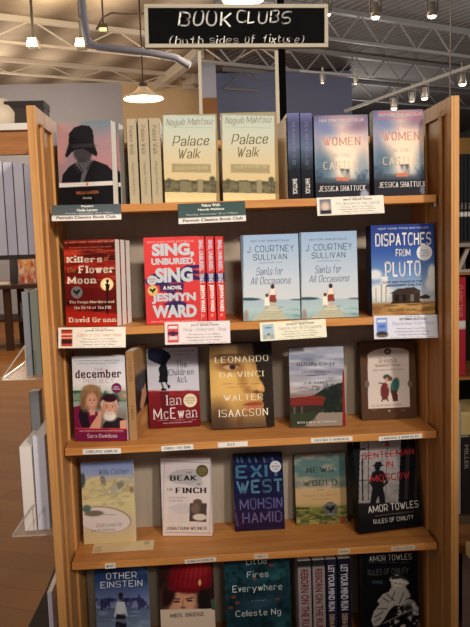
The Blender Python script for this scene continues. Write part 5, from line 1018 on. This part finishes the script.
# thin dark patch on the floor
a = [onZ(27, 629, .008), onZ(46, 590, .008), onZ(58, 560, .008), onZ(100, 560, .008), onZ(110, 640, .008)]
mb = MB(); n = 5; mb.v = [(p.x, p.y, .008) for p in a]+[(p.x, p.y, 0) for p in a]; mb.f = [tuple(range(n))[::-1], tuple(range(n, 2*n))]+[(i, (i+1) % n, n+(i+1) % n, n+i) for i in range(n)]
tag(mb.build('floor_patch', mat((54, 46, 42), .9, noise=.2, scale=60)), 'dark floor patch beside the bookcase at the bottom left', 'mat')

# ---- right: bookcase with dark volumes
Yr = .62
def PR(px, py): p = onY(px, py, Yr); return p
X0 = PR(459, 300).x-.05; X1 = X0+.9
def zr(py): return PR(464, py).z
rc = empty('side_bookcase', loc=(X0+.45, Yr+.15, 0)); tag(rc, 'wooden bookcase behind the right side panel with black volumes', 'bookcase')
def rp(name, b, m): mb = MB().box(b[0]-X0-.45, b[1]-X0-.45, b[2]-Yr-.15, b[3]-Yr-.15, b[4], b[5]); return mb.build(name, m, rc)
rp('back_panel', (X0, X1, Yr+.28, Yr+.30, 0, zr(126)), mat((176, 132, 74), .6)); rp('shelf', (X0, X1, Yr, Yr+.28, zr(243)-.012, zr(243)), mat((150, 140, 130), .5)); rp('shelf', (X0, X1, Yr, Yr+.28, zr(380), zr(377)), W_D)
rp('shelf', (X0, X1, Yr, Yr+.28, zr(524), zr(516)), mat((110, 90, 72), .5)); rp('front_board', (X0, X1, Yr+.02, Yr+.04, zr(556), zr(524)), W_D); rp('side_panel', (X1-.02, X1, Yr, Yr+.3, 0, zr(126)), W_D); rp('plinth', (X0, X1, Yr+.04, Yr+.28, 0, .1), W_D); rp('dark_liner', (X0, X1, Yr+.27, Yr+.28, .1, zr(250)), mat((30, 24, 22), .8))
def rbook(px0, px1, pt, pb, c, label, band=None, W=.18, group='dark volumes at right', tx=None, bc=(226, 222, 220)):
    def af(A):
        A.vgrad((0, c), (100, c))
        if band: A.rect(-5, band[0], 105, band[1], bc)
    p0 = PR(px0, pb); spine_book(label, 1, px0, px1, pt, Yr+.015, c, zb=zr(pb), W=W, artfn=af, back=c, front=c, group=group, texts=tx)
k1 = (36, 38, 44)
for i, (a, b) in enumerate(((455.5, 459.8), (460.1, 463.6), (463.9, 467.4), (467.7, 471.2), (471.5, 475))):
    rbook(a, b, 154, 241.9, k1, 'black volume with white band beside the right panel, '+['hidden mostly behind it', 'first visible', 'second visible', 'third visible', 'cut by the right edge'][i], (66, 71), tx=[('s', 'VOL', .2, .8, .55, .63, (150, 140, 140), 'sans', .02)])
rbook(455, 465.6, 277, 376.5, (176, 44, 60), 'crimson book spine with white label beside the right panel', (44, 52), group=None, tx=[('s', 'CLASSIC TALES', .3, .7, .08, .40, (206, 120, 120), 'sans', .02)])
rbook(455, 460.8, 404, 515.5, (176, 180, 176), 'pale green-white book spine in the right bookcase, low beside the panel', None, group=None)
rbook(461.5, 470.5, 437, 515.5, (50, 44, 44), 'dark brown book spine with grey lettering, lower right edge', None, group=None, tx=[('s', 'MILLER', .3, .75, .10, .42, (150, 140, 130), 'sans', .02)])
p = PR(459, 438); r = empty('cream_box', loc=(PR(458.5, 430).x, Yr+.02, zr(437))); tag(r, 'cream cardboard box on the books at the right edge', 'box'); q_ = PR(476, 415); MB().box(0, .16, 0, .16, 0, zr(414)-zr(437)).build('carton', mat((226, 196, 130), .7), r, bevel=.002); MB().box(-.001, .161, -.001, .161, (zr(414)-zr(437))*.86, (zr(414)-zr(437))+.002).build('lid', mat((230, 202, 140), .7), r)
# slanting display easel on the shelf under the black volumes
a = PR(460, 272); r = empty('display_easel', loc=(PR(461, 272).x, Yr+.03, zr(272))); tag(r, 'grey wire easel slanting under the black volumes at right', 'easel')
MB().bar((0, 0, .0), PR(472, 244)-PR(460, 272), .012).build('front_bar', mat((176, 166, 156), .4), r); MB().bar((0, .01, -.0), (.09, .01, 0), .012).build('base_bar', mat((176, 166, 156), .4), r); MB().bar((.03, .02, 0), (.06, .1, .06), .008).build('back_strut', mat((120, 110, 104), .4), r)
rp('shelf', (X0, X1, Yr, Yr+.28, zr(275), zr(273)), W_D)
# grey box with a cream flap low at the right
r = empty('grey_crate', loc=(PR(461, 627).x, .42, 0)); tag(r, 'grey storage box with a slanting cream flap at the bottom right', 'box'); zc_ = onY(465, 581, .42).z
MB().box(0, .3, 0, .19, 0, zc_).build('crate_body', mat((116, 106, 110), .7), r); MB().prism([(-.004, zc_+.055), (.004, zc_+.055), (.075, zc_+.004), (.06, zc_+.002), (-.004, zc_+.012)], 0, .15).build('flap', mat((220, 196, 150), .7), r)

# ================================================================= light
w = bpy.data.worlds.new('room_light'); scene.world = w; w.use_nodes = True
w.node_tree.nodes['Background'].inputs[0].default_value = (1, .94, .88, 1); w.node_tree.nodes['Background'].inputs[1].default_value = .36
KC = (1, .90, .78)
lampdata('track_key', 'SPOT', 690, (2.3, -4.2, 3.4), KC, .15, (.38, .15, 1.72), 27, 1)
lampdata('track_fill', 'SPOT', 300, (.9, -4.2, 3.3), KC, .3, (.5, .15, 1.62), 28, 1)
lampdata('track_top', 'SPOT', 50, (1.2, -1.9, 3.6), KC, .2, (.45, .1, 1.7), 40, 1)
lampdata('room_lamp', 'POINT', 60, (-2.2, 3.0, 4.2), (1, .86, .68), .2); lampdata('left_fill', 'SPOT', 150, (-1.9, -2.6, 3.4), (1, .92, .84), .2, (-.4, .5, 1.2), 38, 1)  # the spot is an unseen fill added to brighten the books at left
for lx_, ly_, e_ in ((-4, 7, 150), (-3, 11, 130), (1.2, 8, 80), (4, 14, 130), (5, 8, 80)): lampdata('ceiling_wash', 'POINT', e_, (lx_, ly_, 3.2), (1, .86, .68) if lx_ < 0 else (1, .94, .88), .3)
scene.view_settings.view_transform = 'Standard'; scene.view_settings.look = 'None'; scene.view_settings.exposure = 0; scene.view_settings.gamma = 1
scene.view_settings.use_curve_mapping = False
